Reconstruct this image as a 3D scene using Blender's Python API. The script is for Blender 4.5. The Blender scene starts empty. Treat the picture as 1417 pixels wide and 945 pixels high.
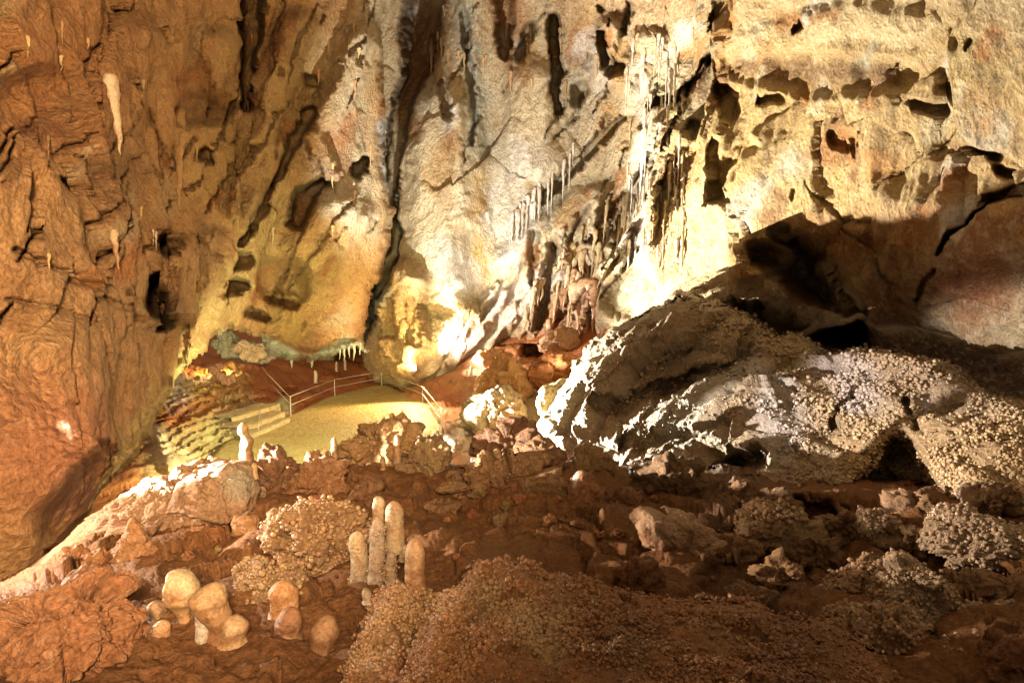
import bpy, math, random
import numpy as np
from mathutils import Vector

random.seed(7)
RNG = np.random.default_rng(11)
scene = bpy.context.scene
COL = scene.collection

# ------------------------------------------------------------------ camera
W, H, F = 1417.0, 945.0, 900.0
PITCH = math.radians(5.6)
CP, SP = math.cos(PITCH), math.sin(PITCH)
QS = 1.0                      # mesh density factor


def P(px, py, d):
    """photo pixel + distance along the view axis -> world point(s)"""
    px = np.asarray(px, float); py = np.asarray(py, float); d = np.asarray(d, float)
    u = (px - W / 2) / F * d
    v = -(py - H / 2) / F * d
    return np.stack([u, d * CP + v * SP, -d * SP + v * CP], -1)


def dz(px, py, z):
    """distance at which the ray through a pixel reaches height z"""
    k = SP + (py - H / 2) / F * CP
    return -z / k


def proj(p):
    p = np.asarray(p, float)
    d = p[..., 1] * CP - p[..., 2] * SP
    v = p[..., 1] * SP + p[..., 2] * CP
    return p[..., 0] / d * F + W / 2, H / 2 - v / d * F, d


cam_d = bpy.data.cameras.new('camera'); cam = bpy.data.objects.new('camera', cam_d)
COL.objects.link(cam)
cam_d.sensor_width = 36; cam_d.sensor_fit = 'HORIZONTAL'; cam_d.lens = F / W * 36
cam_d.clip_start = 0.05; cam_d.clip_end = 500
cam.rotation_euler = (math.pi / 2 - PITCH, 0, 0)
scene.camera = cam

# ------------------------------------------------------------------ noise
_perm = np.random.default_rng(3).permutation(256).astype(np.int64)
_perm = np.concatenate([_perm, _perm, _perm])
_g = np.random.default_rng(5).normal(size=(256, 3)); _g /= np.linalg.norm(_g, axis=1)[:, None]


def perlin(p):
    i = np.floor(p).astype(np.int64); f = p - i; i &= 255
    u = f * f * f * (f * (f * 6 - 15) + 10)
    out = 0
    for dx in (0, 1):
        wx = u[:, 0] if dx else 1 - u[:, 0]
        for dy in (0, 1):
            wy = u[:, 1] if dy else 1 - u[:, 1]
            for dzz in (0, 1):
                wz = u[:, 2] if dzz else 1 - u[:, 2]
                h = _perm[_perm[_perm[(i[:, 0] + dx) & 255] + ((i[:, 1] + dy) & 255)] + ((i[:, 2] + dzz) & 255)]
                g = _g[h]
                out = out + wx * wy * wz * (g[:, 0] * (f[:, 0] - dx) + g[:, 1] * (f[:, 1] - dy) + g[:, 2] * (f[:, 2] - dzz))
    return out * 1.5


def fbm(p, octv=5, gain=0.5, ridged=False):
    a, s, t = 1.0, 0, 0
    q = p.copy()
    for _ in range(octv):
        n = perlin(q)
        if ridged: n = 1 - 2 * np.abs(n) * 1.3
        s = s + a * n; t += a
        a *= gain; q = q * 2.03 + 17.3
    return s / t


def _hash3(i, k):
    h = (i[:, 0] * 73856093) ^ (i[:, 1] * 19349663) ^ (i[:, 2] * 83492791) ^ (k * 2654435761)
    h = (h ^ (h >> 13)) * 1274126177
    h = h ^ (h >> 16)
    return (h & 0xFFFFFF) / float(0xFFFFFF)


def voronoi(p):
    """nearest feature: returns F1, F2, offset vector, cell random(3)"""
    i0 = np.floor(p).astype(np.int64)
    n = len(p)
    f1 = np.full(n, 9.0); f2 = np.full(n, 9.0); off = np.zeros((n, 3)); cid = np.zeros((n, 3), np.int64)
    for a in (-1, 0, 1):
        for b in (-1, 0, 1):
            for c in (-1, 0, 1):
                i = i0 + np.array([a, b, c])
                fp = i + np.stack([_hash3(i, 1), _hash3(i, 2), _hash3(i, 3)], -1)
                v = p - fp
                d = np.sqrt((v * v).sum(1))
                m = d < f1
                f2 = np.where(m, f1, np.minimum(f2, d))
                f1 = np.where(m, d, f1)
                off[m] = v[m]; cid[m] = i[m]
    r = np.stack([_hash3(cid, 5), _hash3(cid, 6), _hash3(cid, 7)], -1)
    return f1, f2, off, r


def facets(p, tilt=1.0):
    """blocky broken-rock relief, about -0.5..0.5"""
    q = p + 0.25 * np.stack([perlin(p * 1.7), perlin(p * 1.7 + 31), perlin(p * 1.7 + 67)], -1)
    f1, f2, off, r = voronoi(q)
    n = r * 2 - 1
    n /= np.linalg.norm(n, axis=1)[:, None] + 1e-6
    return (off * n).sum(1) * tilt + (r[:, 0] - 0.5) * 0.35 - 0.25 * np.clip(1 - (f2 - f1) / 0.12, 0, 1)


def smooth(x):
    x = np.clip(x, 0, 1)
    return x * x * (3 - 2 * x)


# ------------------------------------------------------------------ image-space tools
def tps(ctrl):
    c = np.array([[a, b, math.log(d)] for a, b, d in ctrl], float)
    xy = c[:, :2] / 500.0

    def U(r2):
        return 0.5 * r2 * np.log(r2 + 1e-12)
    n = len(c)
    r2 = ((xy[:, None] - xy[None]) ** 2).sum(-1)
    A = np.zeros((n + 3, n + 3)); A[:n, :n] = U(r2) + np.eye(n) * 2e-3
    A[:n, n] = 1; A[:n, n + 1:] = xy; A[n, :n] = 1; A[n + 1:, :n] = xy.T
    w = np.linalg.solve(A, np.concatenate([c[:, 2], [0, 0, 0]]))

    def f(x, y):
        x = np.asarray(x, float) / 500; y = np.asarray(y, float) / 500
        o = w[n] + w[n + 1] * x + w[n + 2] * y
        for k in range(n):
            o = o + w[k] * U((x - xy[k, 0]) ** 2 + (y - xy[k, 1]) ** 2)
        return np.exp(o)
    return f


def seg_dist(x, y, pts, ws=None):
    """distance to a polyline, and the width interpolated along it"""
    best = np.full(x.shape, 1e9); bw = np.ones(x.shape)
    if ws is None: ws = [1] * len(pts)
    if len(pts) == 1:
        return np.hypot(x - pts[0][0], y - pts[0][1]), np.full(x.shape, float(ws[0]))
    for (a, b), (c, d), w0, w1 in zip(pts[:-1], pts[1:], ws[:-1], ws[1:]):
        vx, vy = c - a, d - b
        t = np.clip(((x - a) * vx + (y - b) * vy) / (vx * vx + vy * vy + 1e-9), 0, 1)
        r = np.hypot(x - a - t * vx, y - b - t * vy)
        w = w0 + (w1 - w0) * t
        m = r / w < best / bw
        best = np.where(m, r, best); bw = np.where(m, w, bw)
    return best, bw


def sdf(x, y, poly):
    """signed distance to a polygon, positive inside"""
    d, _ = seg_dist(x, y, list(poly) + [poly[0]])
    ins = np.zeros(x.shape, bool)
    n = len(poly)
    for k in range(n):
        x0, y0 = poly[k]; x1, y1 = poly[(k + 1) % n]
        c = ((y0 > y) != (y1 > y))
        xi = (x1 - x0) * (y - y0) / ((y1 - y0) if y1 != y0 else 1e-9) + x0
        ins ^= c & (x < xi)
    return np.where(ins, d, -d)


def mix_cols(x, y, base, blobs, p3, warp=22.0):
    """rock stains: soft irregular patches"""
    col = np.tile(np.array(base, float), (len(x), 1))
    wx = fbm(p3 * 0.6 + 5, 4, 0.6) * warp; wy = fbm(p3 * 0.6 + 55, 4, 0.6) * warp
    for b in blobs:
        pts, w, c = b[0], b[1], b[2]
        k = b[3] if len(b) > 3 else 1.0
        if not isinstance(pts, list): pts = [pts]
        ws = w if isinstance(w, list) else [w] * len(pts)
        r, ww = seg_dist(x + wx, y + wy, pts, ws)
        m = smooth(1.25 - r / ww) * k
        col = col * (1 - m[:, None]) + np.array(c, float) * m[:, None]
    return col


# ------------------------------------------------------------------ mesh helpers
def mesh_from(name, v, faces, mat=None, col=None, smooth_=True, parent=None):
    me = bpy.data.meshes.new(name)
    v = np.asarray(v, np.float32); faces = np.asarray(faces, np.int32)
    me.vertices.add(len(v)); me.vertices.foreach_set('co', v.ravel())
    nf, k = faces.shape
    me.loops.add(nf * k); me.loops.foreach_set('vertex_index', faces.ravel())
    me.polygons.add(nf)
    me.polygons.foreach_set('loop_start', np.arange(0, nf * k, k, dtype=np.int32))
    me.polygons.foreach_set('loop_total', np.full(nf, k, np.int32))
    me.update(calc_edges=True)
    me.polygons.foreach_set('use_smooth', np.full(nf, smooth_))
    if col is not None:
        at = me.color_attributes.new('Col', 'FLOAT_COLOR', 'POINT')
        c4 = np.ones((len(v), 4), np.float32); c4[:, :3] = col
        at.data.foreach_set('color', c4.ravel())
    if mat: me.materials.append(mat)
    o = bpy.data.objects.new(name, me); COL.objects.link(o)
    if parent: o.parent = parent
    return o


def tag(o, label=None, cat=None, group=None, kind=None):
    if label: o['label'] = label
    if cat: o['category'] = cat
    if group: o['group'] = group
    if kind: o['kind'] = kind
    return o


def rebase(o, p):
    """move an object's origin to p, leaving its mesh where it is"""
    p = np.asarray(p, float)
    me = o.data; n = len(me.vertices)
    a = np.empty(n * 3, np.float32); me.vertices.foreach_get('co', a)
    a = a.reshape(-1, 3) - p.astype(np.float32); me.vertices.foreach_set('co', a.ravel()); me.update()
    o.location = tuple(p)
    return o


def grid_normals(V, ny, nx):
    G = V.reshape(ny, nx, 3)
    du = np.gradient(G, axis=1); dv = np.gradient(G, axis=0)
    n = np.cross(du, dv).reshape(-1, 3)
    n /= np.linalg.norm(n, axis=1)[:, None] + 1e-12
    return n


class Sheet:
    def __init__(self, name, poly, ctrl, mat, step=2.0, feats=(), curl=(0, 0), warp=6.0,
                 disp=(), color=(0.4, 0.3, 0.2), blobs=(), extra=None, wscale=None):
        step = step / QS
        self.name = name
        xs = np.array([p[0] for p in poly]); ys = np.array([p[1] for p in poly])
        # finer inside the picture, coarse outside it
        def axis(lo, hi, lim):
            out = [lo]
            while out[-1] < hi:
                c = out[-1]
                o = max(0, -c - 30, c - lim - 30)
                out.append(c + step * (1 + o / 25.0 if o > 0 else 1))
                if len(out) > 4000: break
            return np.array(out)
        gx = axis(xs.min(), xs.max(), W); gy = axis(ys.min(), ys.max(), H)
        X, Y = np.meshgrid(gx, gy)
        ny, nx = X.shape
        x = X.ravel(); y = Y.ravel()
        s = sdf(x, y, poly)
        f = tps(ctrl)
        d = f(x, y)
        base = P(x, y, d)
        nb = grid_normals(base, ny, nx)
        nb = nb * (np.sign((nb * base).sum(1)) * -1)[:, None]
        ws = wscale or 0.5
        s = s + (fbm(base * ws * 2.2 + 9, 5, 0.6) * 2.6 - 0.3) * warp
        wx = fbm(base * ws, 4, 0.55) * warp * 2; wy = fbm(base * ws + 40, 4, 0.55) * warp * 2
        wx = wx + fbm(base * ws * 6 + 3, 3) * warp * 0.9; wy = wy + fbm(base * ws * 6 + 60, 3) * warp * 0.9
        for ft in feats:
            pts, w, a = ft[0], ft[1], ft[2]
            sharp = ft[3] if len(ft) > 3 else 1.0
            wsx = w if isinstance(w, (list, tuple)) else [w] * len(pts)
            r, ww = seg_dist(x + wx, y + wy, pts, wsx)
            if sharp > 1.4 and a > 0: sharp = 1.15; a = a * 1.1; ww = ww * 1.05
            m = smooth((1.35 - r / ww) * sharp)
            d = d + a * m
        if extra is not None: d = extra(x, y, d, base, wx, wy)
        if curl[0]:
            t = np.clip(1 - (s + wx * 0.4) / curl[0], 0, 1)
            d = d + curl[1] * (1 - np.sqrt(np.clip(1 - t * t * 0.999, 0, 1)))
        V = P(x, y, d)
        edge = (0.3 + 0.7 * smooth(s / 45)) if curl[0] else 1.0
        for kind, freq, amp, ani in disp:
            n = nb
            q = base * freq
            if ani is not None:        # stretch the relief along a direction
                dvec = np.array(ani[:3], float); dvec /= np.linalg.norm(dvec)
                q = q - (q @ dvec)[:, None] * dvec * (1 - 1 / ani[3])
            if kind == 'fbm': h = fbm(q, 6, 0.55)
            elif kind == 'ridge': h = fbm(q, 6, 0.55, True)
            elif kind == 'facet': h = facets(q)
            elif kind == 'pit': 
                f1, f2, _, r = voronoi(q + 0.4 * np.stack([perlin(q * 2), perlin(q * 2 + 9), perlin(q * 2 + 19)], -1))
                h = -smooth(1 - f1 / 0.42) * (r[:, 0] > 0.55) * r[:, 1]
            V = V + n * (h * amp * edge)[:, None]
        self.x, self.y, self.d, self.V = x, y, d, V
        c = mix_cols(x, y, color, blobs, V)
        keep = (s > 0)
        K = keep.reshape(ny, nx)
        q = K[:-1, :-1] & K[1:, :-1] & K[:-1, 1:] & K[1:, 1:]
        idx = np.arange(nx * ny).reshape(ny, nx)
        faces = np.stack([idx[:-1, :-1][q], idx[1:, :-1][q], idx[1:, 1:][q], idx[:-1, 1:][q]], -1)
        used = np.unique(faces)
        remap = np.full(nx * ny, -1); remap[used] = np.arange(len(used))
        self.V = V[used]; self.C = c[used]; self.faces = remap[faces]
        self.N = grid_normals(V, ny, nx)[used]
        self.N *= (np.sign((self.N * self.V).sum(1)) * -1)[:, None]
        self.ix, self.iy, self.id = proj(self.V)
        self.o = mesh_from(name, self.V, self.faces, mat, self.C)

    def at(self, px, py):
        k = np.argmin((self.ix - px) ** 2 + (self.iy - py) ** 2)
        return self.V[k]

    def depth(self, px, py):
        return float(proj(self.at(px, py))[2])


# ------------------------------------------------------------------ materials
def rock_mat(name, freq=1.0, bump=0.06, rough=0.75, var=0.35, tint=(0.35, 0.18, 0.07), pale=(0.75, 0.68, 0.55),
             ani=None, pits=0.5, attr=True, base=(0.4, 0.3, 0.2), spec=0.35, palek=0.35, fine=1.0):
    m = bpy.data.materials.new(name); m.use_nodes = True
    nt = m.node_tree; N = nt.nodes; L = nt.links
    bs = N['Principled BSDF']
    geo = N.new('ShaderNodeNewGeometry')
    mp = N.new('ShaderNodeMapping'); mp.vector_type = 'POINT'
    L.new(geo.outputs['Position'], mp.inputs['Vector'])
    if ani: mp.inputs['Rotation'].default_value = ani[0]; mp.inputs['Scale'].default_value = ani[1]

    def noise(s, det=8, r=0.6, typ='FBM', dist=0.0, src=None):
        n = N.new('ShaderNodeTexNoise'); n.noise_type = typ
        n.inputs['Scale'].default_value = s; n.inputs['Detail'].default_value = det
        n.inputs['Roughness'].default_value = r; n.inputs['Distortion'].default_value = dist
        L.new((src or mp).outputs[0], n.inputs['Vector']); return n

    def ramp(src, a, b, ca=(0, 0, 0, 1), cb=(1, 1, 1, 1)):
        r = N.new('ShaderNodeMapRange'); r.inputs[1].default_value = a; r.inputs[2].default_value = b
        r.clamp = True
        L.new(src, r.inputs[0]); return r.outputs[0]

    def mixc(fac, a, b, mode='MIX'):
        x = N.new('ShaderNodeMix'); x.data_type = 'RGBA'; x.blend_type = mode
        if isinstance(fac, float): x.inputs[0].default_value = fac
        else: L.new(fac, x.inputs[0])
        for s_, v in ((6, a), (7, b)):
            if isinstance(v, tuple): x.inputs[s_].default_value = (*v, 1)
            else: L.new(v, x.inputs[s_])
        return x.outputs[2]

    def math_(op, a, b):
        x = N.new('ShaderNodeMath'); x.operation = op
        for s_, v in ((0, a), (1, b)):
            if isinstance(v, (int, float)): x.inputs[s_].default_value = v
            else: L.new(v, x.inputs[s_])
        return x.outputs[0]
    n1 = noise(0.9 * freq, 6, 0.62, dist=0.6)
    n2 = noise(3.3 * freq, 7, 0.68)
    n3 = noise(14 * freq * fine, 5, 0.7)
    if attr:
        ca = N.new('ShaderNodeVertexColor'); ca.layer_name = 'Col'; c0 = ca.outputs[0]
    else:
        rg = N.new('ShaderNodeRGB'); rg.outputs[0].default_value = (*base, 1); c0 = rg.outputs[0]
    f1 = ramp(n1.outputs[0], 0.48, 0.66)
    c1 = mixc(math_('MULTIPLY', f1, var), c0, tint)
    f2 = ramp(n2.outputs[0], 0.52, 0.72)
    c2 = mixc(math_('MULTIPLY', f2, palek), c1, pale)
    f3 = ramp(n2.outputs[0], 0.5, 0.3)
    c3 = mixc(math_('MULTIPLY', f3, var * 1.1), c2, mixc(1.0, c2, (0.42, 0.34, 0.27), 'MULTIPLY'))
    f4 = ramp(n3.outputs[0], 0.35, 0.62)
    c4 = mixc(f4, mixc(1.0, c3, (0.62, 0.57, 0.52), 'MULTIPLY'), c3)
    L.new(c4, bs.inputs['Base Color'])
    rr = ramp(n2.outputs[0], 0.3, 0.7)
    ro = N.new('ShaderNodeMapRange'); ro.inputs[3].default_value = rough - 0.18; ro.inputs[4].default_value = rough + 0.12
    L.new(rr, ro.inputs[0]); L.new(ro.outputs[0], bs.inputs['Roughness'])
    bs.inputs['Specular IOR Level'].default_value = spec
    # relief too fine for the mesh
    vo = N.new('ShaderNodeTexVoronoi'); vo.feature = 'F1'; vo.inputs['Scale'].default_value = 5.5 * freq
    vo.inputs['Randomness'].default_value = 1.0
    wv = N.new('ShaderNodeVectorMath'); wv.operation = 'ADD'
    sc = N.new('ShaderNodeVectorMath'); sc.operation = 'SCALE'; sc.inputs['Scale'].default_value = 0.35 / freq
    L.new(n2.outputs['Color'], sc.inputs[0]); L.new(mp.outputs[0], wv.inputs[0]); L.new(sc.outputs[0], wv.inputs[1])
    L.new(wv.outputs[0], vo.inputs['Vector'])
    nr = noise(2.2 * freq, 9, 0.62, 'RIDGED_MULTIFRACTAL')
    hgt = math_('ADD', math_('MULTIPLY', n2.outputs[0], 0.9), math_('MULTIPLY', n3.outputs[0], 0.35 / fine))
    hgt = math_('ADD', hgt, math_('MULTIPLY', nr.outputs[0], 0.06))
    hgt = math_('ADD', hgt, math_('MULTIPLY', vo.outputs['Distance'], pits * 0.6))
    bp = N.new('ShaderNodeBump'); bp.inputs['Strength'].default_value = 1.0
    bp.inputs['Distance'].default_value = bump
    L.new(hgt, bp.inputs['Height']); L.new(bp.outputs[0], bs.inputs['Normal'])
    return m


M_left = rock_mat('orange_limestone', 1.5, 0.17, 0.8, 0.4, (0.30, 0.13, 0.04), (0.68, 0.5, 0.28), palek=0.25, pits=0.7)
M_far = rock_mat('cream_limestone', 1.5, 0.22, 0.72, 0.4, (0.34, 0.17, 0.06), (0.78, 0.72, 0.60),
                 ani=((0, math.radians(-28), 0), (1.0, 1.0, 0.85)), palek=0.45, pits=0.5)
M_right = rock_mat('yellow_limestone', 0.9, 0.25, 0.7, 0.45, (0.40, 0.18, 0.05), (0.8, 0.72, 0.52), palek=0.5, pits=0.8)
M_mud = rock_mat('brown_mud', 2.2, 0.07, 0.75, 0.4, (0.14, 0.05, 0.016), (0.30, 0.15, 0.07), palek=0.15, spec=0.2)
M_boul = rock_mat('brown_boulder_rock', 2.5, 0.08, 0.65, 0.4, (0.17, 0.07, 0.025), (0.5, 0.38, 0.25), palek=0.3)
M_ridge = rock_mat('crusted_rock', 2.5, 0.09, 0.55, 0.4, (0.26, 0.13, 0.055), (0.6, 0.52, 0.45), palek=0.4, pits=0.9, spec=0.5)
M_red = rock_mat('red_earth', 1.0, 0.10, 0.75, 0.35, (0.32, 0.09, 0.03), (0.55, 0.32, 0.16), palek=0.2)
M_terr = rock_mat('sandy_floor', 1.6, 0.12, 0.6, 0.55, (0.40, 0.22, 0.06), (0.62, 0.54, 0.30), palek=0.45, pits=0.5)
M_pop = rock_mat('nodule_calcite', 9.0, 0.012, 0.5, 0.45, (0.22, 0.10, 0.04), (0.6, 0.5, 0.38), palek=0.35, pits=0.2, spec=0.5)
M_spel = rock_mat('smooth_calcite', 3.5, 0.02, 0.5, 0.75, (0.34, 0.16, 0.06), (0.62, 0.48, 0.3), palek=0.35, pits=0.0, spec=0.5)

# ------------------------------------------------------------------ colours (albedo)
ORANGE = (0.50, 0.29, 0.12); DKOR = (0.30, 0.145, 0.055); OCHRE = (0.50, 0.33, 0.13)
CREAM = (0.62, 0.53, 0.36); WHITE = (0.74, 0.71, 0.64); GREYG = (0.44, 0.43, 0.33); BLUEG = (0.42, 0.45, 0.44)
YEL = (0.62, 0.46, 0.21); BRN = (0.28, 0.14, 0.055); DKB = (0.13, 0.065, 0.03); RUST = (0.42, 0.17, 0.05)
RED = (0.45, 0.15, 0.045); LILAC = (0.5, 0.46, 0.5)

# ================================================================== SHEETS
# ---- left wall
left_poly = [(-700, -420), (640, -420), (560, -60), (548, 0), (530, 40), (531, 90), (537, 150), (530, 200), (538, 250),
             (548, 290), (538, 345), (532, 385), (517, 402), (512, 440), (500, 470), (512, 485), (505, 496),
             (488, 482), (470, 488), (450, 497), (430, 505), (404, 503), (380, 496), (362, 478), (338, 462), (318, 460),
             (300, 466), (285, 486), (262, 503), (240, 530), (222, 570), (205, 600), (185, 640), (150, 672), (118, 705),
             (60, 780), (0, 840), (-100, 900), (-700, 1300)]
left_ctrl = [(-600, -350, 4.6), (-300, -300, 6.5), (0, -300, 8.5), (300, -300, 15), (600, -300, 24), (-500, 400, 7.2), (-200, 400, 8.0),
             (-500, 1100, 7.2), (-180, 900, 8.0), (-500, 700, 7.4), (-200, 650, 8.3), (0, 0, 8.5), (0, 200, 7.5), (0, 400, 7.6), (0, 600, 7.9), (0, 780, 7.8),
             (100, 100, 10.5), (100, 300, 9.5), (100, 500, 9.0), (90, 700, 8.6), (200, 0, 15), (200, 200, 14.5), (190, 350, 12.5),
             (180, 480, 11.3), (200, 590, 12.6), (250, 480, 17), (260, 400, 18), (300, 250, 21), (320, 50, 20), (300, 455, 22),
             (380, 120, 24), (380, 330, 26), (400, 480, 30), (480, 480, 32), (470, 380, 29), (500, 200, 29), (450, 250, 26.5),
             (470, 50, 26), (540, 0, 30), (530, 280, 31)]
left_feats = [
    ([(338, -90), (337, 40), (336, 100), (333, 150)], [15, 12, 9, 5], 5, 1.8),
    ([(428, 158), (405, 195), (388, 235), (365, 270), (347, 300), (330, 335)], [8, 8, 7, 7, 8, 7], 2.2, 1.6),
    ([(446, 256), (425, 275), (410, 305)], [7, 14, 11], 4, 2),
    ([(505, 222), (488, 238)], [7, 9], 3, 2),
    ([(217, 340)], [14], 4, 2),
    ([(197, 385), (203, 415), (214, 448)], [8, 12, 8], 4, 2),
    ([(372, 385), (402, 385)], [26, 24], 1.8, 1.6),
    ([(365, 412), (400, 416)], [6, 6], 2, 2),
    ([(340, 432), (362, 440)], [7, 6], 2, 2),
    ([(300, 405), (325, 394)], [8, 9], 2.2, 2),
    ([(78, 248), (92, 260)], [7, 8], 0.8, 2),
    ([(185, 165), (205, 235)], [18, 14], 0.9),
    ([(258, 150), (300, 150)], [22, 20], 1.1, 1.5),
    ([(272, 212)], [9], 1.6, 2),
    ([(330, 360), (300, 385)], [9, 9], 1.6, 2),
    ([(225, 460), (232, 510)], [24, 20], 1.5),
    ([(120, 640), (60, 720)], [26, 30], 0.8),
    ([(430, 112)], [8], 1.2, 2),
    ([(0, 345), (80, 385), (190, 440)], [4, 3, 4], 0.25, 2),
    ([(0, 410), (120, 445)], [3, 3], 0.2, 2),
    # swells
    ([(432, 190), (442, 215), (455, 238)], [13, 14, 14], -1.5, 1.4),
    ([(470, 300), (430, 350)], [40, 40], -1.8),
    ([(500, 60), (455, 150), (440, 175)], [26, 22, 12], -1.6),
    ([(410, 40), (370, 150), (320, 290)], [24, 22, 20], -1.5),
    ([(390, 200), (340, 300)], [14, 16], -1.2),
    ([(290, 60), (300, 130)], [24, 20], -1.2),
    ([(240, 350), (235, 430)], [26, 24], -1.6),
    ([(170, 60), (130, 200)], [40, 40], -0.9),
    ([(60, 500), (100, 600)], [60, 60], -0.6),
    ([(290, 330), (278, 430)], [18, 18], -1.4),
    ([(300, 466), (240, 530), (180, 640), (120, 705)], [16, 14, 18, 20], -0.5),
    ([(340, 470), (430, 500), (500, 480)], [14, 14, 12], -1.2),
    ([(50, 130), (0, 200)], [40, 40], 0.6),
]
left_blobs = [((60, 100), 150, (0.44, 0.21, 0.075)), ((80, 420), 150, (0.45, 0.27, 0.12)), ((60, 620), 130, (0.42, 0.2, 0.1)),
              ([(330, 60), (300, 250)], 60, OCHRE), ([(430, 60), (350, 300), (300, 420)], 60, (0.50, 0.35, 0.15)),
              ([(520, 0), (480, 150), (500, 300)], 45, (0.5, 0.42, 0.27)), ((470, 260), 50, (0.52, 0.45, 0.32)),
              ([(530, 170), (538, 260)], 14, BLUEG), ((450, 380), 70, (0.52, 0.35, 0.13)), ((400, 440), 45, (0.55, 0.36, 0.12)),
              ([(310, 466), (370, 482), (430, 498), (500, 480)], 13, (0.46, 0.5, 0.38)), ([(480, 480), (505, 480)], 16, (0.42, 0.48, 0.36)),
              ([(260, 500), (120, 700)], 26, (0.5, 0.37, 0.15)), ((150, 260), 60, (0.34, 0.19, 0.08)), ((60, 180), 45, (0.3, 0.14, 0.06)),  # yellow band along the edge paints in the lit rim
              ((220, 430), 35, (0.28, 0.16, 0.075)), ((250, 110), 40, (0.40, 0.18, 0.06)), ((370, 40), 30, (0.42, 0.24, 0.09)),
              ((345, 140), 22, (0.3, 0.14, 0.05)), ((475, 440), 30, (0.5, 0.42, 0.26)), ((80, 690), 40, (0.3, 0.15, 0.09)),
              ((280, 145), 28, (0.3, 0.18, 0.08))]
_r = random.Random(32)
for k in range(60):
    a, b = _r.uniform(-20, 530), _r.uniform(-20, 480)
    c = _r.choice([RUST, BRN, (0.5, 0.36, 0.18), DKOR, (0.38, 0.2, 0.08), (0.54, 0.42, 0.24)])
    l_ = _r.uniform(0, 50)
    left_blobs.append(([(a, b), (a - l_ * 0.4, b + l_)], _r.uniform(5, 22), c, 0.7))
for k in range(26):
    a, b = _r.uniform(0, 520), _r.uniform(-20, 420)
    l_ = _r.uniform(40, 130); sl = _r.uniform(0.2, 0.8)
    left_feats.append(([(a, b), (a - l_ * sl * 0.5 + _r.uniform(-8, 8), b + l_ * 0.5), (a - l_ * sl, b + l_)], [1.5, 2.6, 1.5], 0.35 if a < 200 else 0.6, 2))
for k in range(22):
    a, b = _r.uniform(20, 520), _r.uniform(0, 450)
    l_ = _r.uniform(4, 20); w_ = _r.uniform(2.5, 6)
    left_feats.append(([(a, b), (a - l_ * 0.4, b + l_)], [w_, w_ * 0.6], _r.uniform(0.2, 0.6), 1.3))
S_left = Sheet('cave_wall', left_poly, left_ctrl, M_left, 2.2, left_feats, curl=(16, 3.0), warp=5,
               disp=[('ridge', 0.25, 0.42, (0.5, 0, 0.85, 2.6)), ('facet', 0.8, 0.20, (0.5, 0, 0.85, 1.6)), ('fbm', 1.6, 0.10, (0.5, 0, 0.85, 2)),
                     ('pit', 2.2, 0.06, None)],
               color=ORANGE, blobs=left_blobs)
tag(S_left.o, 'orange brown limestone wall leaning over the left side of the chamber', 'cave wall', kind='structure')

# ---- centre and right wall
far_poly = [(420, -420), (2100, -420), (2100, 760), (1417, 700), (700, 700), (640, 560), (560, 540), (420, 540)]
far_ctrl = [(430, -350, 36), (430, 100, 38), (430, 400, 40), (430, 520, 44), (500, 505, 42), (560, -300, 34), (600, 0, 35), (600, 200, 34), (590, 380, 34),
            (570, 505, 34), (640, 505, 37), (700, -300, 30), (700, 0, 32), (700, 200, 34), (700, 400, 35), (720, 480, 40), (800, 0, 31),
            (790, 250, 34), (800, 400, 33), (820, 480, 32), (900, 0, 28), (900, 150, 30), (900, 300, 29), (880, 430, 27), (900, 600, 30),
            (960, 80, 27), (1000, -300, 18), (1000, 0, 22), (1000, 200, 22), (980, 370, 23), (1040, 370, 20.5), (1150, 0, 17), (1150, 200, 17),
            (1100, 300, 18.5), (1180, 420, 18), (1300, -300, 10), (1300, 0, 12.5), (1300, 200, 13), (1300, 430, 14.5), (1417, 0, 10.5),
            (1417, 250, 11.2), (1417, 440, 12.5), (1650, 0, 7.5), (1650, 430, 10), (2000, 0, 5.5), (2000, 430, 7.5), (2000, -400, 4.5),
            (1417, 640, 16), (2000, 700, 9), (1100, 650, 20), (1250, 520, 18)]


def far_extra(x, y, d, base, wx, wy):
    # the wall's lower lip on the right, with the low black recess under it
    xl = np.interp(y, [-420, -50, 80, 180, 330, 430], [1180, 1050, 988, 940, 908, 885])
    q = x + wx * 0.8 - xl
    d = d - 1.6 * smooth(q / 12 + 0.5) * np.exp(-np.clip(q, 0, None) / 110) * smooth((470 - y) / 80)
    lip = np.interp(x, [960, 1060, 1120, 1190, 1260, 1417, 2000], [520, 470, 452, 428, 436, 456, 500])
    t = smooth((y + wy * 0.7 - lip) / 16)
    d = d + t * 8.0 * smooth((x - 990) / 160)
    return d


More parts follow.
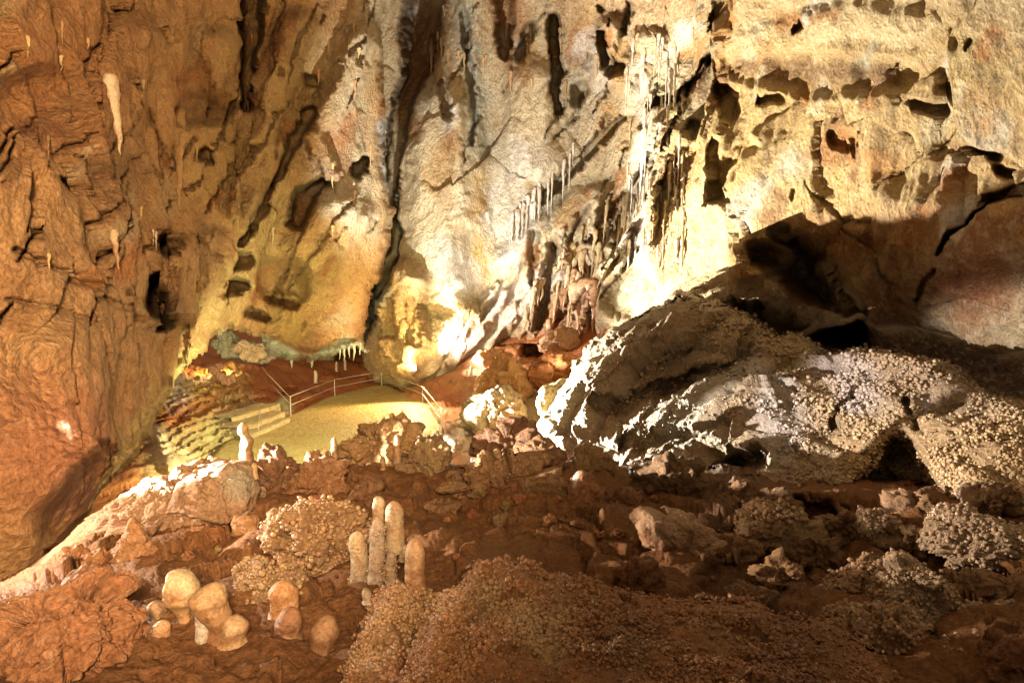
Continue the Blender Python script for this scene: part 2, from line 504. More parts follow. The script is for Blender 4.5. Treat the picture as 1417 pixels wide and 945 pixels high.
far_feats = [
    ([(610, -120), (586, 60), (562, 130), (546, 210), (541, 280), (546, 330), (538, 390), (512, 440), (490, 490)],
     [34, 26, 16, 12, 9, 9, 11, 13, 18], 6, 1.5),
    ([(767, 25), (769, 90), (775, 158)], [8, 8, 4], 3, 2),
    ([(836, 45), (838, 88)], [5, 6], 2, 2),
    ([(700, -60), (697, 50), (700, 80)], [12, 9, 5], 2.4, 2),
    ([(735, 40), (720, 80)], [9, 7], 1.5, 2),
    ([(650, 20), (655, 150), (652, 200)], [6, 5, 3], 1.2, 2),
    ([(615, 120), (617, 160)], [7, 6], 1.2, 2),
    ([(985, 70), (962, 108), (935, 135), (905, 150)], [6, 7, 7, 6], 2.4, 2),
    ([(865, 165), (822, 208), (790, 243), (752, 278)], [4, 7, 8, 6], 2.2, 2),
    ([(910, 215), (880, 268), (850, 303), (826, 335)], [6, 9, 10, 6], 2.0, 2),
    ([(1040, -60), (1000, 30), (980, 90)], [8, 7, 5], 1.4, 2),
    ([(806, 125), (800, 140)], [12, 8], 1.2, 2), ([(862, 90), (850, 100)], [10, 8], 1.2, 2),
    ([(880, 0), (870, 40)], [8, 6], 1.2, 2),
    ([(740, 385), (742, 330)], [7, 8], 1.3, 1.5),
    ([(770, 340), (752, 440)], [5, 6], 1.4, 2), ([(798, 400), (775, 460)], [5, 5], 1.6, 2),
    ([(890, 390), (870, 420)], [22, 18], 1.0, 1.5),
    ([(720, 490), (745, 488)], [9, 12], 4, 2),
    # right wall
    ([(1012, 132), (1018, 162)], [11, 12], 1.2, 2.5), ([(1046, 205), (1012, 240), (992, 278)], [12, 10, 5], 1.2, 2.5),  # cast shadows modelled as dents in the wall
    ([(1000, 205), (1002, 225)], [9, 9], 1.0, 2.5), ([(960, 170), (955, 185)], [5, 5], 0.6, 2),
    ([(1036, 96), (1130, 104), (1240, 104)], [20, 30, 22], 0.4, 1.3),
    ([(1085, 140), (1060, 146)], [6, 5], 0.7, 2),
    ([(1130, 30), (1100, 42)], [8, 6], 0.6, 2), ([(1190, 200), (1160, 195)], [14, 12], 0.4, 1.5),
    ([(1300, 120), (1320, 150)], [10, 8], 0.4, 2), ([(1290, 155), (1270, 145)], [8, 8], 0.4, 2),
    ([(1380, 220), (1340, 200)], [6, 6], 0.5, 2), ([(1385, 235), (1400, 243)], [7, 7], 0.5, 2),
    ([(1318, 345), (1345, 300), (1375, 275), (1500, 240)], [2, 4, 6, 12], 0.9, 1.4),
    ([(1060, 350), (1110, 360), (1150, 392), (1200, 420)], [16, 32, 28, 16], 4.5, 0.9),
    ([(1030, 425), (1100, 440), (1180, 450)], [14, 28, 26], 4.5, 0.9),
    ([(1080, 322), (1098, 335)], [10, 8], 2, 1.5),
    ([(1320, 365), (1296, 410)], [3, 3], 0.3, 2),
    # swells: column, hanging masses, ribs
    ([(560, 395), (556, 450), (552, 515)], [32, 30, 28], -3.2, 1.2),
    ([(548, 415), (546, 460)], [7, 7], 1.1, 2), ([(575, 415), (570, 470)], [5, 5], 0.9, 2),
    ([(610, 150), (600, 300), (605, 380)], [34, 44, 36], -1.8),
    ([(660, 0), (640, 120), (650, 300)], [26, 24, 22], -1.0),
    ([(640, 430), (600, 480)], [26, 22], -1.2),
    ([(740, 120), (745, 220)], [38, 34], -1.3),
    ([(830, 100), (850, 40)], [22, 20], -1.2), ([(870, 110), (905, 60)], [22, 24], -1.2),
    ([(820, 270), (770, 310), (700, 360)], [18, 20, 20], -0.9),
    ([(940, 190), (915, 260), (905, 340)], [16, 16, 14], -1.2),
    ([(858, 352), (815, 405), (808, 460)], [9, 14, 14], -1.3, 1.3),
    ([(885, 320), (840, 390)], [6, 7], -1.0, 1.3),
    ([(700, 400), (650, 470), (615, 505)], [6, 8, 7], -0.9),
    ([(715, 420), (672, 480)], [5, 6], -0.8), ([(690, 390), (655, 440)], [4, 5], -0.7), ([(735, 440), (712, 478)], [4, 5], -0.8),
    ([(745, 390), (705, 450)], [5, 6], -0.9),
    ([(1040, 365), (1085, 352)], [26, 18], -1.5, 1.4),
    ([(1000, 40), (960, 180)], [22, 24], -0.8),
    ([(1050, 60), (1200, 20), (1330, 60)], [22, 26, 20], -0.25),
    ([(1250, 300), (1350, 330), (1450, 300)], [50, 60, 60], -0.6),
]
_r = random.Random(4)
for k in range(40):          # runnels of the draperies between the diagonal ledges
    x0 = _r.uniform(735, 945); y0 = 470 - (x0 - 735) * 1.1 + _r.uniform(-110, 30)
    ln = _r.uniform(20, 60)
    far_feats.append(([(x0, y0), (x0 - ln * 0.25, y0 + ln)], [_r.uniform(2.5, 4.5)] * 2, -_r.uniform(0.5, 1.1), 1.6))
for k in range(46):          # small hollows
    x0 = _r.uniform(590, 1417); y0 = _r.uniform(0, 300)
    if x0 > 990 and k % 4: continue
    ln = _r.uniform(4, 22); w = _r.uniform(2.5, 6)
    far_feats.append(([(x0, y0), (x0 - ln * 0.4, y0 + ln)], [w, w * 0.6], _r.uniform(0.3, 1.0) * (1 if x0 < 980 else 0.22), 1.2))
far_blobs = [([(590, 40), (570, 150)], 40, BRN), ([(600, 250), (600, 380)], 50, (0.58, 0.48, 0.30)), ([(648, -20), (655, 120), (665, 210)], 22, GREYG),
             ([(700, 0), (720, 90)], 34, (0.42, 0.26, 0.13)), ([(790, 10), (860, 100)], 45, (0.42, 0.29, 0.15)),  # brown patches near the top paint in shadows
             ([(850, 0), (960, 20)], 40, (0.46, 0.33, 0.19)), ([(660, 250), (665, 380)], 10, (0.58, 0.42, 0.15)),
             ([(720, 230), (700, 300)], 50, (0.64, 0.6, 0.5)), ([(610, 350), (640, 380)], 30, (0.62, 0.58, 0.48)),
             ((800, 160), 40, CREAM), ([(900, 100), (890, 350)], 26, WHITE), ([(735, 290), (705, 350)], 22, WHITE),
             ([(915, 100), (950, 150)], 16, (0.5, 0.48, 0.33)), ([(870, 240), (830, 330)], 12, (0.42, 0.22, 0.09)),
             ([(740, 340), (742, 400)], 13, (0.44, 0.22, 0.07)), ([(800, 360), (770, 450)], 26, (0.5, 0.28, 0.14)),
             ([(820, 390), (812, 460)], 18, (0.62, 0.38, 0.22)), ([(775, 390), (740, 440)], 12, (0.5, 0.36, 0.22)),
             ([(890, 400), (870, 425)], 22, (0.52, 0.48, 0.34)), ([(620, 490), (700, 420), (760, 380)], 26, (0.78, 0.68, 0.58)),  # slope patch whitened so it looks more brightly lit
             ([(560, 400), (555, 510)], 42, (0.56, 0.38, 0.15)), ([(600, 420), (640, 430)], 30, (0.5, 0.4, 0.2)),
             ([(720, 480), (790, 470)], 24, (0.5, 0.27, 0.13)), ([(540, 400), (515, 440), (495, 480)], 16, (0.34, 0.38, 0.3)),
             # right wall
             ((1100, 200), 230, YEL), ((1350, 150), 180, (0.58, 0.42, 0.2)), ([(1025, 0), (1000, 90)], 16, (0.52, 0.3, 0.11)),
             ([(1000, 60), (960, 170)], 14, (0.4, 0.36, 0.24)),
             ([(1036, 96), (1130, 104), (1240, 104)], [20, 28, 20], (0.30, 0.19, 0.09)), ([(1170, 25), (1090, 30)], 18, (0.45, 0.25, 0.1)),  # long dark strip paints shade into the flat recess
             ([(1150, 50), (1300, 40)], 20, (0.68, 0.55, 0.33)), ((1180, 200), 30, (0.5, 0.24, 0.08)), ((1230, 230), 26, (0.55, 0.3, 0.1)),
             ((1100, 230), 34, (0.62, 0.56, 0.42)), ((1380, 180), 34, (0.6, 0.55, 0.45)), ([(1310, 60), (1417, 90)], 40, (0.48, 0.36, 0.17)),
             ((1300, 140), 26, (0.42, 0.3, 0.14)), ((1330, 205), 18, (0.36, 0.25, 0.12)), ([(960, 280), (1000, 330)], 60, (0.70, 0.58, 0.33)),
             ([(1130, 330), (1300, 310), (1500, 300)], 42, (0.36, 0.19, 0.07)), ((1360, 380), 75, (0.34, 0.16, 0.08)),  # lower right wall painted darker to imitate dim light, also next row
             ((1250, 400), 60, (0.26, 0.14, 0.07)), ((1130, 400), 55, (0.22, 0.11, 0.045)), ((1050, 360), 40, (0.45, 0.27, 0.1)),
             ([(1100, 490), (1300, 490), (1700, 550)], 62, (0.08, 0.04, 0.022))]  # near-black patch paints the darkness under the lip
_r = random.Random(31)
for k in range(90):
    a, b = _r.uniform(560, 1417), _r.uniform(-20, 330)
    c = _r.choice([RUST, BRN, (0.5, 0.33, 0.14), WHITE, GREYG, (0.56, 0.36, 0.15), (0.68, 0.6, 0.42)])
    w_ = _r.uniform(5, 20); l_ = _r.uniform(0, 50)
    far_blobs.append(([(a, b), (a - l_ * 0.4, b + l_)], w_, c, 0.75))
for k in range(26):
    a, b = _r.uniform(560, 1380), _r.uniform(-20, 330)
    l_ = _r.uniform(40, 130)
    sl = _r.uniform(0.3, 0.8) if a < 1000 else _r.uniform(-1.5, 1.5)
    if a < 1000 or k % 3 == 0:
        far_feats.append(([(a, b), (a - l_ * sl * 0.5 + _r.uniform(-8, 8), b + l_ * 0.5), (a - l_ * sl, b + l_)], [1.2, 2.6, 1.2], 0.6 if a < 1000 else 0.12, 1.3))
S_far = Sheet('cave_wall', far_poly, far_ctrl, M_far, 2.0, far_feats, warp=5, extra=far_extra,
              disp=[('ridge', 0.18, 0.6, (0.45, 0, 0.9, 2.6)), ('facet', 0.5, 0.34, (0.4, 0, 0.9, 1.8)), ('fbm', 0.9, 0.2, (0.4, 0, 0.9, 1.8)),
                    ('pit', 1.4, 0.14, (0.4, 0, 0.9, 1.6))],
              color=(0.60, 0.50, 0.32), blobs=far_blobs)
tag(S_far.o, 'cream and yellow limestone back wall with ledges and a low black recess at its right', 'cave wall', kind='structure')

# ---- lower chamber floor: red slopes round the terrace
TZ = -5.7
def zc(px, py, z): return (px, py, dz(px, py, z))
floor_poly = [(60, 430), (980, 430), (1000, 760), (60, 900)]
floor_ctrl = [zc(80, 880, -6), zc(300, 850, -6), zc(600, 800, -6), zc(950, 750, -6), zc(300, 640, -6), zc(420, 600, -5.95), zc(520, 570, -5.95),
              zc(600, 640, -6.0), zc(560, 528, -5.6), (640, 505, 36), (700, 520, 31), (740, 480, 36), (800, 470, 31), (850, 450, 29),
              (760, 560, 25), (700, 600, 24), (860, 560, 24), (430, 512, 40), (520, 512, 40), (330, 500, 36), (300, 470, 46),
              (230, 520, 30), (120, 520, 30), (330, 540, 30.5), zc(260, 600, -5.2), (150, 640, 20), (80, 450, 34), (960, 440, 30), (960, 600, 24),
              (400, 530, 35), (450, 470, 48), (620, 450, 46)]
floor_feats = [([(640, 515), (660, 500)], [20, 18], -0.8), 
               ([(730, 488), (750, 492)], [8, 12], 4, 2),
               ([(560, 540), (620, 590), (625, 640)], [8, 8, 10], -0.25),
               ([(385, 548), (402, 542)], [5, 5], 1.2, 2), ([(250, 580), (300, 560), (330, 550)], [5, 5, 4], 0.8, 2),
               ([(220, 600), (240, 640)], [12, 12], -0.8)]


def floor_extra(x, y, d, base, wx, wy):
    # rimstone shelves on the left: stacked tilted ledges
    m = smooth(1.4 - np.hypot((x - 290) / 95, (y - 575) / 60))
    ph = ((y + 0.42 * x + wx) / 11.0)
    st = ph - np.floor(ph)
    return d + m * (st - 0.5) * 1.0


floor_blobs = [((560, 530), 60, (0.44, 0.22, 0.07)), ([(640, 510), (700, 540)], 60, (0.5, 0.25, 0.12)), ((660, 600), 60, (0.34, 0.27, 0.2)),
               ((620, 560), 28, (0.4, 0.14, 0.05)), ((730, 590), 60, (0.42, 0.34, 0.2)), ((720, 500), 40, (0.52, 0.24, 0.09)),
               ([(330, 590), (240, 640)], 50, (0.5, 0.42, 0.2)), ([(260, 540), (320, 520)], 26, (0.6, 0.38, 0.12)), ((245, 545), 24, (0.62, 0.5, 0.42)),
               ([(215, 600), (250, 640)], 24, (0.55, 0.42, 0.26)), ([(320, 575), (390, 558)], 9, (0.58, 0.56, 0.34)), ([(340, 590), (400, 570)], 7, (0.58, 0.56, 0.34)),
               ((345, 490), 14, (0.42, 0.3, 0.2))]
S_floor = Sheet('cave_floor', floor_poly, floor_ctrl, M_red, 2.0, floor_feats, warp=5, extra=floor_extra,
                disp=[('facet', 0.45, 0.22, None), ('fbm', 0.8, 0.2, None), ('fbm', 2.5, 0.06, None)], color=RED, blobs=floor_blobs)
tag(S_floor.o, 'red earth slopes and rimstone shelves around the yellow terrace', 'cave floor', kind='structure')

# ---- terrace: a flat sandy floor with a kerb
def flat_patch(name, poly_px, z, thick, mat, col):
    pts = [P(a, b, dz(a, b, z)) for a, b in poly_px]
    # resample as closed smooth curve
    pts = np.array(pts); n = len(pts); out = []
    for k in range(n):
        p0, p1, p2, p3 = pts[k - 1], pts[k], pts[(k + 1) % n], pts[(k + 2) % n]
        for t in np.linspace(0, 1, 8, endpoint=False):
            out.append(0.5 * ((2 * p1) + (-p0 + p2) * t + (2 * p0 - 5 * p1 + 4 * p2 - p3) * t * t + (-p0 + 3 * p1 - 3 * p2 + p3) * t ** 3))
    out = np.array(out); out[:, :2] += RNG.normal(size=(len(out), 2)) * 0.03
    c = out.mean(0); rings = np.linspace(0, 1, 30)
    V = []
    for r in rings:
        q = c + (out - c) * r
        V.append(q)
    V.append(out - [0, 0, thick])
    V = np.concatenate(V); m = len(out)
    V[:len(rings) * m, 2] = z + 0.045 * fbm(V[:len(rings) * m] * 0.7, 5, 0.6) 
    f = []
    for r in range(len(rings)):
        for k in range(m):
            f.append([r * m + k, r * m + (k + 1) % m, (r + 1) * m + (k + 1) % m, (r + 1) * m + k])
    cc = np.tile(col, (len(V), 1))
    return mesh_from(name, V, f, mat, cc)


terrace = flat_patch('path', [(300, 622), (345, 592), (402, 573), (463, 547), (528, 532), (552, 540), (585, 556), (606, 582), (616, 612),
                              (620, 670), (560, 720), (400, 740), (260, 700)], TZ, 0.5, M_terr, (0.5, 0.40, 0.15))
tag(terrace, 'flat yellow sandy terrace floor in the lower chamber', 'path', kind='structure')

# ---- foreground ground
fg_poly = [(-500, 1250), (-500, 860), (0, 800), (60, 760), (150, 715), (240, 672), (300, 655), (420, 640), (470, 625), (560, 625), (640, 640), (760, 625),
           (860, 640), (1000, 640), (1300, 660), (1417, 690), (2000, 740), (2000, 1250)]
fg_ctrl = [(-450, 1200, 2.2), (0, 1200, 2.0), (700, 1200, 2.0), (1417, 1200, 2.0), (1950, 1200, 1.7), (0, 945, 3.4), (0, 860, 4.6), (0, 800, 6.2),
           (150, 720, 8), (250, 690, 8.6), (330, 660, 9), (200, 830, 5.0), (200, 945, 3.5), (400, 945, 3.5), (400, 800, 5.4), (300, 760, 6.3),
           (500, 800, 5.3), (560, 720, 7.4), (600, 650, 9.6), (750, 640, 10), (700, 730, 7.0), (700, 945, 3.6), (800, 800, 5.6), (950, 650, 10.5),
           (1000, 720, 7.8), (1000, 840, 5.4), (1100, 945, 4.0), (1150, 760, 7.2), (1250, 680, 9), (1200, 850, 5.2), (1417, 700, 8), (1417, 800, 5.6),
           (1417, 945, 3.7), (1900, 760, 6), (1900, 945, 3.2), (-450, 880, 5.6), (450, 650, 9.4)]
fg_feats = [([(620, 700), (720, 740), (850, 800)], [40, 46, 40], 0.5), ([(200, 720), (120, 760), (40, 820)], [12, 14, 20], -0.35),
            ([(230, 790), (330, 740), (450, 720)], [14, 14, 12], 0.25), ([(60, 830), (150, 860)], [20, 20], -0.2),
            ([(1080, 790), (1000, 820)], [40, 40], 0.6), ([(1180, 740), (1330, 800), (1400, 830)], [30, 30, 24], 0.9), ([(1040, 720), (1150, 730)], [24, 24], 0.9)]
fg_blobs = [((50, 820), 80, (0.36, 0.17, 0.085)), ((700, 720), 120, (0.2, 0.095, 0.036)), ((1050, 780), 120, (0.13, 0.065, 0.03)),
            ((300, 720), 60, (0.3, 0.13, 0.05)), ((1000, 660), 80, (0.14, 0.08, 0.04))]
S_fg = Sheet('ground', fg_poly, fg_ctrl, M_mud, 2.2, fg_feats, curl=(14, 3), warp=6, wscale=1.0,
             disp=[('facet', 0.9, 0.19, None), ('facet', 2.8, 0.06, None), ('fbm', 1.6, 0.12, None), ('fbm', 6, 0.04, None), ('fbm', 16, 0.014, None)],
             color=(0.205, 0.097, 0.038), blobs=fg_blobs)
tag(S_fg.o, 'brown muddy ground of the upper ledge', 'ground', kind='structure')


# ---- nodule crusts: masses of small calcite balls
def ico():
    import bmesh
    bm = bmesh.new(); bmesh.ops.create_icosphere(bm, subdivisions=1, radius=1.0)
    bm.verts.ensure_lookup_table()
    v = np.array([x.co[:] for x in bm.verts]); f = np.array([[y.index for y in x.verts] for x in bm.faces]); bm.free()
    return v, f


def ico2():
    import bmesh
    bm = bmesh.new(); bmesh.ops.create_icosphere(bm, subdivisions=2, radius=1.0)
    v = np.array([x.co[:] for x in bm.verts]); f = np.array([[y.index for y in x.verts] for x in bm.faces]); bm.free()
    return v, f


ICO, ICO2 = ico(), ico2()


def crust(name, V, N, C, w, n, rpx, parent=None, hi=False, dark=0.0, mat=None, origin=None):
    """n nodules on surface points V with weights w; rpx = radius range in pixels of the photo at that distance"""
    iv, iff = ICO2 if hi else ICO
    w = np.clip(w, 0, None); w = w / w.sum()
    k = RNG.choice(len(V), n, p=w)
    d = proj(V[k])[2]
    r = (rpx[0] * 0.8 + (rpx[1] * 1.15 - rpx[0] * 0.8) * RNG.random(n) ** 3.2) / F * d
    c = V[k] + N[k] * (r * RNG.uniform(-0.5, 0.8, n))[:, None] + RNG.normal(size=(n, 3)) * (r * 0.5)[:, None]
    sc = RNG.uniform(0.75, 1.2, (n, 1, 3))
    ang = RNG.uniform(0, 6.28, n); ca, sa = np.cos(ang), np.sin(ang)
    b = iv[None] * sc
    b = b * (1 + 0.2 * RNG.normal(size=(n, len(iv), 1)))
    bx = b[..., 0] * ca[:, None] - b[..., 2] * sa[:, None]; bz = b[..., 0] * sa[:, None] + b[..., 2] * ca[:, None]
    b = np.stack([bx, b[..., 1], bz], -1) * r[:, None, None] + c[:, None]
    f = (iff[None] + (np.arange(n) * len(iv))[:, None, None]).reshape(-1, 3)
    cc = C[k] * RNG.uniform(0.75, 1.2, (n, 1)) * (1 + RNG.normal(size=(n, 3)) * 0.04)
    pale = RNG.random(n) < 0.06
    cc[pale] = cc[pale] * 0.4 + np.array([0.42, 0.34, 0.24]) * 0.6
    cc = np.repeat(np.clip(cc, 0.01, 0.85)[:, None], len(iv), 1).reshape(-1, 3)
    V2 = b.reshape(-1, 3)
    if origin is not None: V2 = V2 - np.asarray(origin)
    o = mesh_from(name, V2, f, mat or M_pop, cc, True, parent)
    o['kind'] = 'stuff'
    return o


# ---- big ridge boulder
ridge_poly = [(734, 596), (742, 575), (770, 545), (790, 505), (815, 470), (850, 448), (890, 428), (920, 412), (932, 398), (955, 400), (975, 410),
              (1010, 418), (1045, 438), (1060, 458), (1120, 470), (1150, 484), (1200, 484), (1220, 480), (1270, 488), (1310, 500), (1370, 535), (1417, 556),
              (1600, 620), (1900, 700), (1900, 900), (1417, 760), (1385, 745), (1330, 705), (1290, 705), (1240, 712), (1190, 715), (1130, 712), (1080, 705), (1040, 680), (960, 670),
              (880, 660), (835, 645), (790, 640), (775, 632), (750, 615)]
ridge_ctrl = [(740, 600, 18.5), (780, 560, 17.5), (800, 640, 15.5), (790, 510, 19), (850, 450, 19.5), (850, 560, 15.5), (900, 420, 19), (940, 402, 18.5), (940, 480, 15.5), (940, 600, 13),
              (1000, 420, 17.5), (1000, 520, 14), (1000, 650, 11), (1050, 445, 16), (1060, 560, 12.3), (1150, 490, 14), (1150, 600, 11), (1150, 700, 9.4),
              (1240, 490, 12.5), (1250, 600, 10), (1250, 705, 8.8), (1370, 540, 10.5), (1370, 640, 8.6), (1390, 740, 7.6), (1600, 625, 8.3), (1600, 760, 6.4),
              (1880, 705, 6.6), (1880, 880, 4.6)]
ridge_feats = [([(990, 440), (900, 470), (820, 520)], [22, 26, 18], -0.7), ([(1050, 455), (1020, 510), (930, 530), (830, 560)], [8, 10, 12, 10], 0.7, 1.5),
               ([(1190, 490), (1280, 500)], [28, 24], -0.5), ([(1025, 515), (1060, 530), (1075, 570)], [7, 7, 6], -0.25),
               ([(860, 610), (950, 620), (1020, 640)], [16, 16, 16], 0.8), ([(1180, 560), (1150, 590)], [4, 4], 0.3, 2), ([(1255, 560), (1270, 600)], [4, 4], 0.3, 2),
               ([(1180, 680), (1240, 640), (1300, 690)], [12, 30, 14], 1.6), ([(1330, 520), (1417, 565)], [8, 10], 0.4),
               ([(840, 470), (860, 455)], [9, 9], -0.4), ([(1045, 640), (1000, 655)], [16, 16], 1.5), ([(760, 590), (800, 530)], [12, 10], -0.4)]
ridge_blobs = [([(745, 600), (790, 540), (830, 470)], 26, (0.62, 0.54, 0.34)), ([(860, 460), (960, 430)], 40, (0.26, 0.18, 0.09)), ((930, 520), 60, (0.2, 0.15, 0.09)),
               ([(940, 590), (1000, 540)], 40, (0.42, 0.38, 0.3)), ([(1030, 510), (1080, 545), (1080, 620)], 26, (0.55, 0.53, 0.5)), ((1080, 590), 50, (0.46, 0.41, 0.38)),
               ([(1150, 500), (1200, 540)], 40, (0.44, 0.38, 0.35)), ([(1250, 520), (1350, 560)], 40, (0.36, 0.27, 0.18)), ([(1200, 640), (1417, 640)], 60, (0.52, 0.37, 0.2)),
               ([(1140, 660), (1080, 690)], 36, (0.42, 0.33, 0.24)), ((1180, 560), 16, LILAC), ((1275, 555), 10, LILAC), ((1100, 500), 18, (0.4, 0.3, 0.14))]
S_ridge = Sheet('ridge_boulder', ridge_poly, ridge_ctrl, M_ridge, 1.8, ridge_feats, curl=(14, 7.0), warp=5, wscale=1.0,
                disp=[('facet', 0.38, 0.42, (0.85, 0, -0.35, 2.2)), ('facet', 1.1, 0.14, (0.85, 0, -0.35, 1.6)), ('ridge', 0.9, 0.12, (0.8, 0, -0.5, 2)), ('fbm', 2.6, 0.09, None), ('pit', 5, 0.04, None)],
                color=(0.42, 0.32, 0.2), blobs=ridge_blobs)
tag(S_ridge.o, 'huge sloping boulder ridge crusted with pale knobbly calcite, right of the terrace', 'boulder')
crest = [(750, 565), (780, 520), (815, 472), (850, 450), (890, 430), (932, 402), (975, 412), (1010, 420), (1045, 440), (1120, 474), (1200, 488), (1270, 492), (1370, 539), (1417, 560), (1600, 624), (1890, 704)]
rowsT = []
cf = tps(ridge_ctrl)
for t_ in np.linspace(0, len(crest) - 1, 160):
    k_ = min(int(t_), len(crest) - 2); u_ = t_ - k_
    cx_ = crest[k_][0] * (1 - u_) + crest[k_ + 1][0] * u_; cy_ = crest[k_][1] * (1 - u_) + crest[k_ + 1][1] * u_ + 4
    rowsT.append(P(cx_, cy_, float(cf(cx_, cy_)) + 2.2))
rowsT = np.array(rowsT); rowsT[:, 2] -= 0.45 * rowsT[:, 1] / 12
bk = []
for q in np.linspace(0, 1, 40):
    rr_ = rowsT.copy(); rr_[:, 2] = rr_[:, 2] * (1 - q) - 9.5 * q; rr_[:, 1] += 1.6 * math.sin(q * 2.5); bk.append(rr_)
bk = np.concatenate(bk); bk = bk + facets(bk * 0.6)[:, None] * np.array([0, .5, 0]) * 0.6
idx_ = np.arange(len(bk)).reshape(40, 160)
mesh_from('rear_light_blocker', bk, np.stack([idx_[:-1, :-1], idx_[1:, :-1], idx_[1:, 1:], idx_[:-1, 1:]], -1).reshape(-1, 4), M_ridge, np.tile([0.16, 0.1, 0.06], (len(bk), 1)), True, S_ridge.o)  # sheet added behind the crest to block leaking light, darkened as shade
wr = (0.25 + fbm(S_ridge.V * 0.9 + 3, 3) * 1.2).clip(0, 1)
rx, ry = S_ridge.ix, S_ridge.iy
wr = (wr + 0.25) * smooth((rx - 1000 + (ry - 560) * -0.6) / 160) * ((rx < 1460) & (S_ridge.id < 30))
wr = wr + 0.12 * ((rx > 800) & (rx < 1100) & (ry > 500)) * (fbm(S_ridge.V * 1.3, 3) > 0.1)
wr = wr * (S_ridge.id ** -1) * (0.04 + smooth(0.45 + 2.2 * fbm(S_ridge.V * 1.1 + 77, 4)))
crust('nodule_crust', S_ridge.V, S_ridge.N, S_ridge.C, wr, 48000, (0.7, 2.9), S_ridge.o)

# ---- foreground mound of popcorn
mound_poly = [(440, 1300), (452, 1000), (470, 940), (478, 900), (500, 860), (508, 822), (530, 808), (556, 802), (575, 812), (600, 812), (632, 806), (648, 790), (651, 768), (676, 767), (710, 775),
              (735, 774), (745, 786), (775, 792), (812, 793), (850, 812), (890, 816), (930, 822), (975, 830), (1020, 822), (1050, 828), (1085, 848), (1130, 846), (1180, 864),
              (1215, 890), (1245, 925), (1260, 960), (1500, 1300)]
mound_ctrl = [(460, 1250, 1.5), (800, 1250, 1.4), (1400, 1250, 1.5), (470, 940, 3.3), (510, 825, 4.2), (600, 815, 4.2), (660, 770, 4.5), (740, 778, 4.4), (850, 815, 4.3),
              (1000, 828, 4.3), (1100, 850, 4.2), (1240, 930, 3.6), (700, 860, 3.5), (700, 945, 2.85), (950, 890, 3.4), (950, 945, 2.8), (580, 880, 3.4), (580, 945, 2.9), (1150, 945, 3.0)]
mound_feats = [([(600, 812), (560, 870), (560, 930)], [9, 10, 12], 0.22), ([(560, 812), (530, 850)], [14, 14], -0.12), ([(660, 780), (620, 850), (600, 920)], [18, 20, 20], -0.14),
               ([(1130, 860), (1000, 850)], [12, 12], -0.06), ([(1110, 870), (1180, 930)], [3, 3], 0.05, 2), ([(800, 860), (820, 900)], [20, 20], -0.08)]
mound_blobs = [([(600, 820), (500, 900)], 45, (0.42, 0.25, 0.12)), ([(720, 860), (760, 890)], 38, (0.42, 0.27, 0.13)), ((870, 900), 60, (0.25, 0.13, 0.055)),
               ((1100, 910), 90, (0.22, 0.10, 0.04)), ((670, 830), 40, (0.3, 0.18, 0.08)), ((1000, 880), 40, (0.3, 0.15, 0.06)), ((770, 835), 30, (0.34, 0.2, 0.09))]
S_mound = Sheet('nodule_mound', mound_poly, mound_ctrl, M_boul, 2.2, mound_feats, curl=(18, 0.9), warp=7, wscale=2.5,
                disp=[('facet', 2.2, 0.06, None), ('fbm', 3, 0.10, None), ('fbm', 12, 0.02, None)], color=(0.33, 0.15, 0.055), blobs=mound_blobs)
tag(S_mound.o, 'brown mound crusted with knobbly nodules filling the bottom centre foreground', 'rock mound')
wm = (S_mound.iy < 990) * (S_mound.id ** -1) * (0.06 + smooth(0.5 + 2.0 * fbm(S_mound.V * 2.4, 4)))
wm = wm * np.where(S_mound.ix > 1120, 0.3, 1)
crust('nodule_crust', S_mound.V, S_mound.N, S_mound.C, wm, 56000, (1.0, 3.5), S_mound.o)


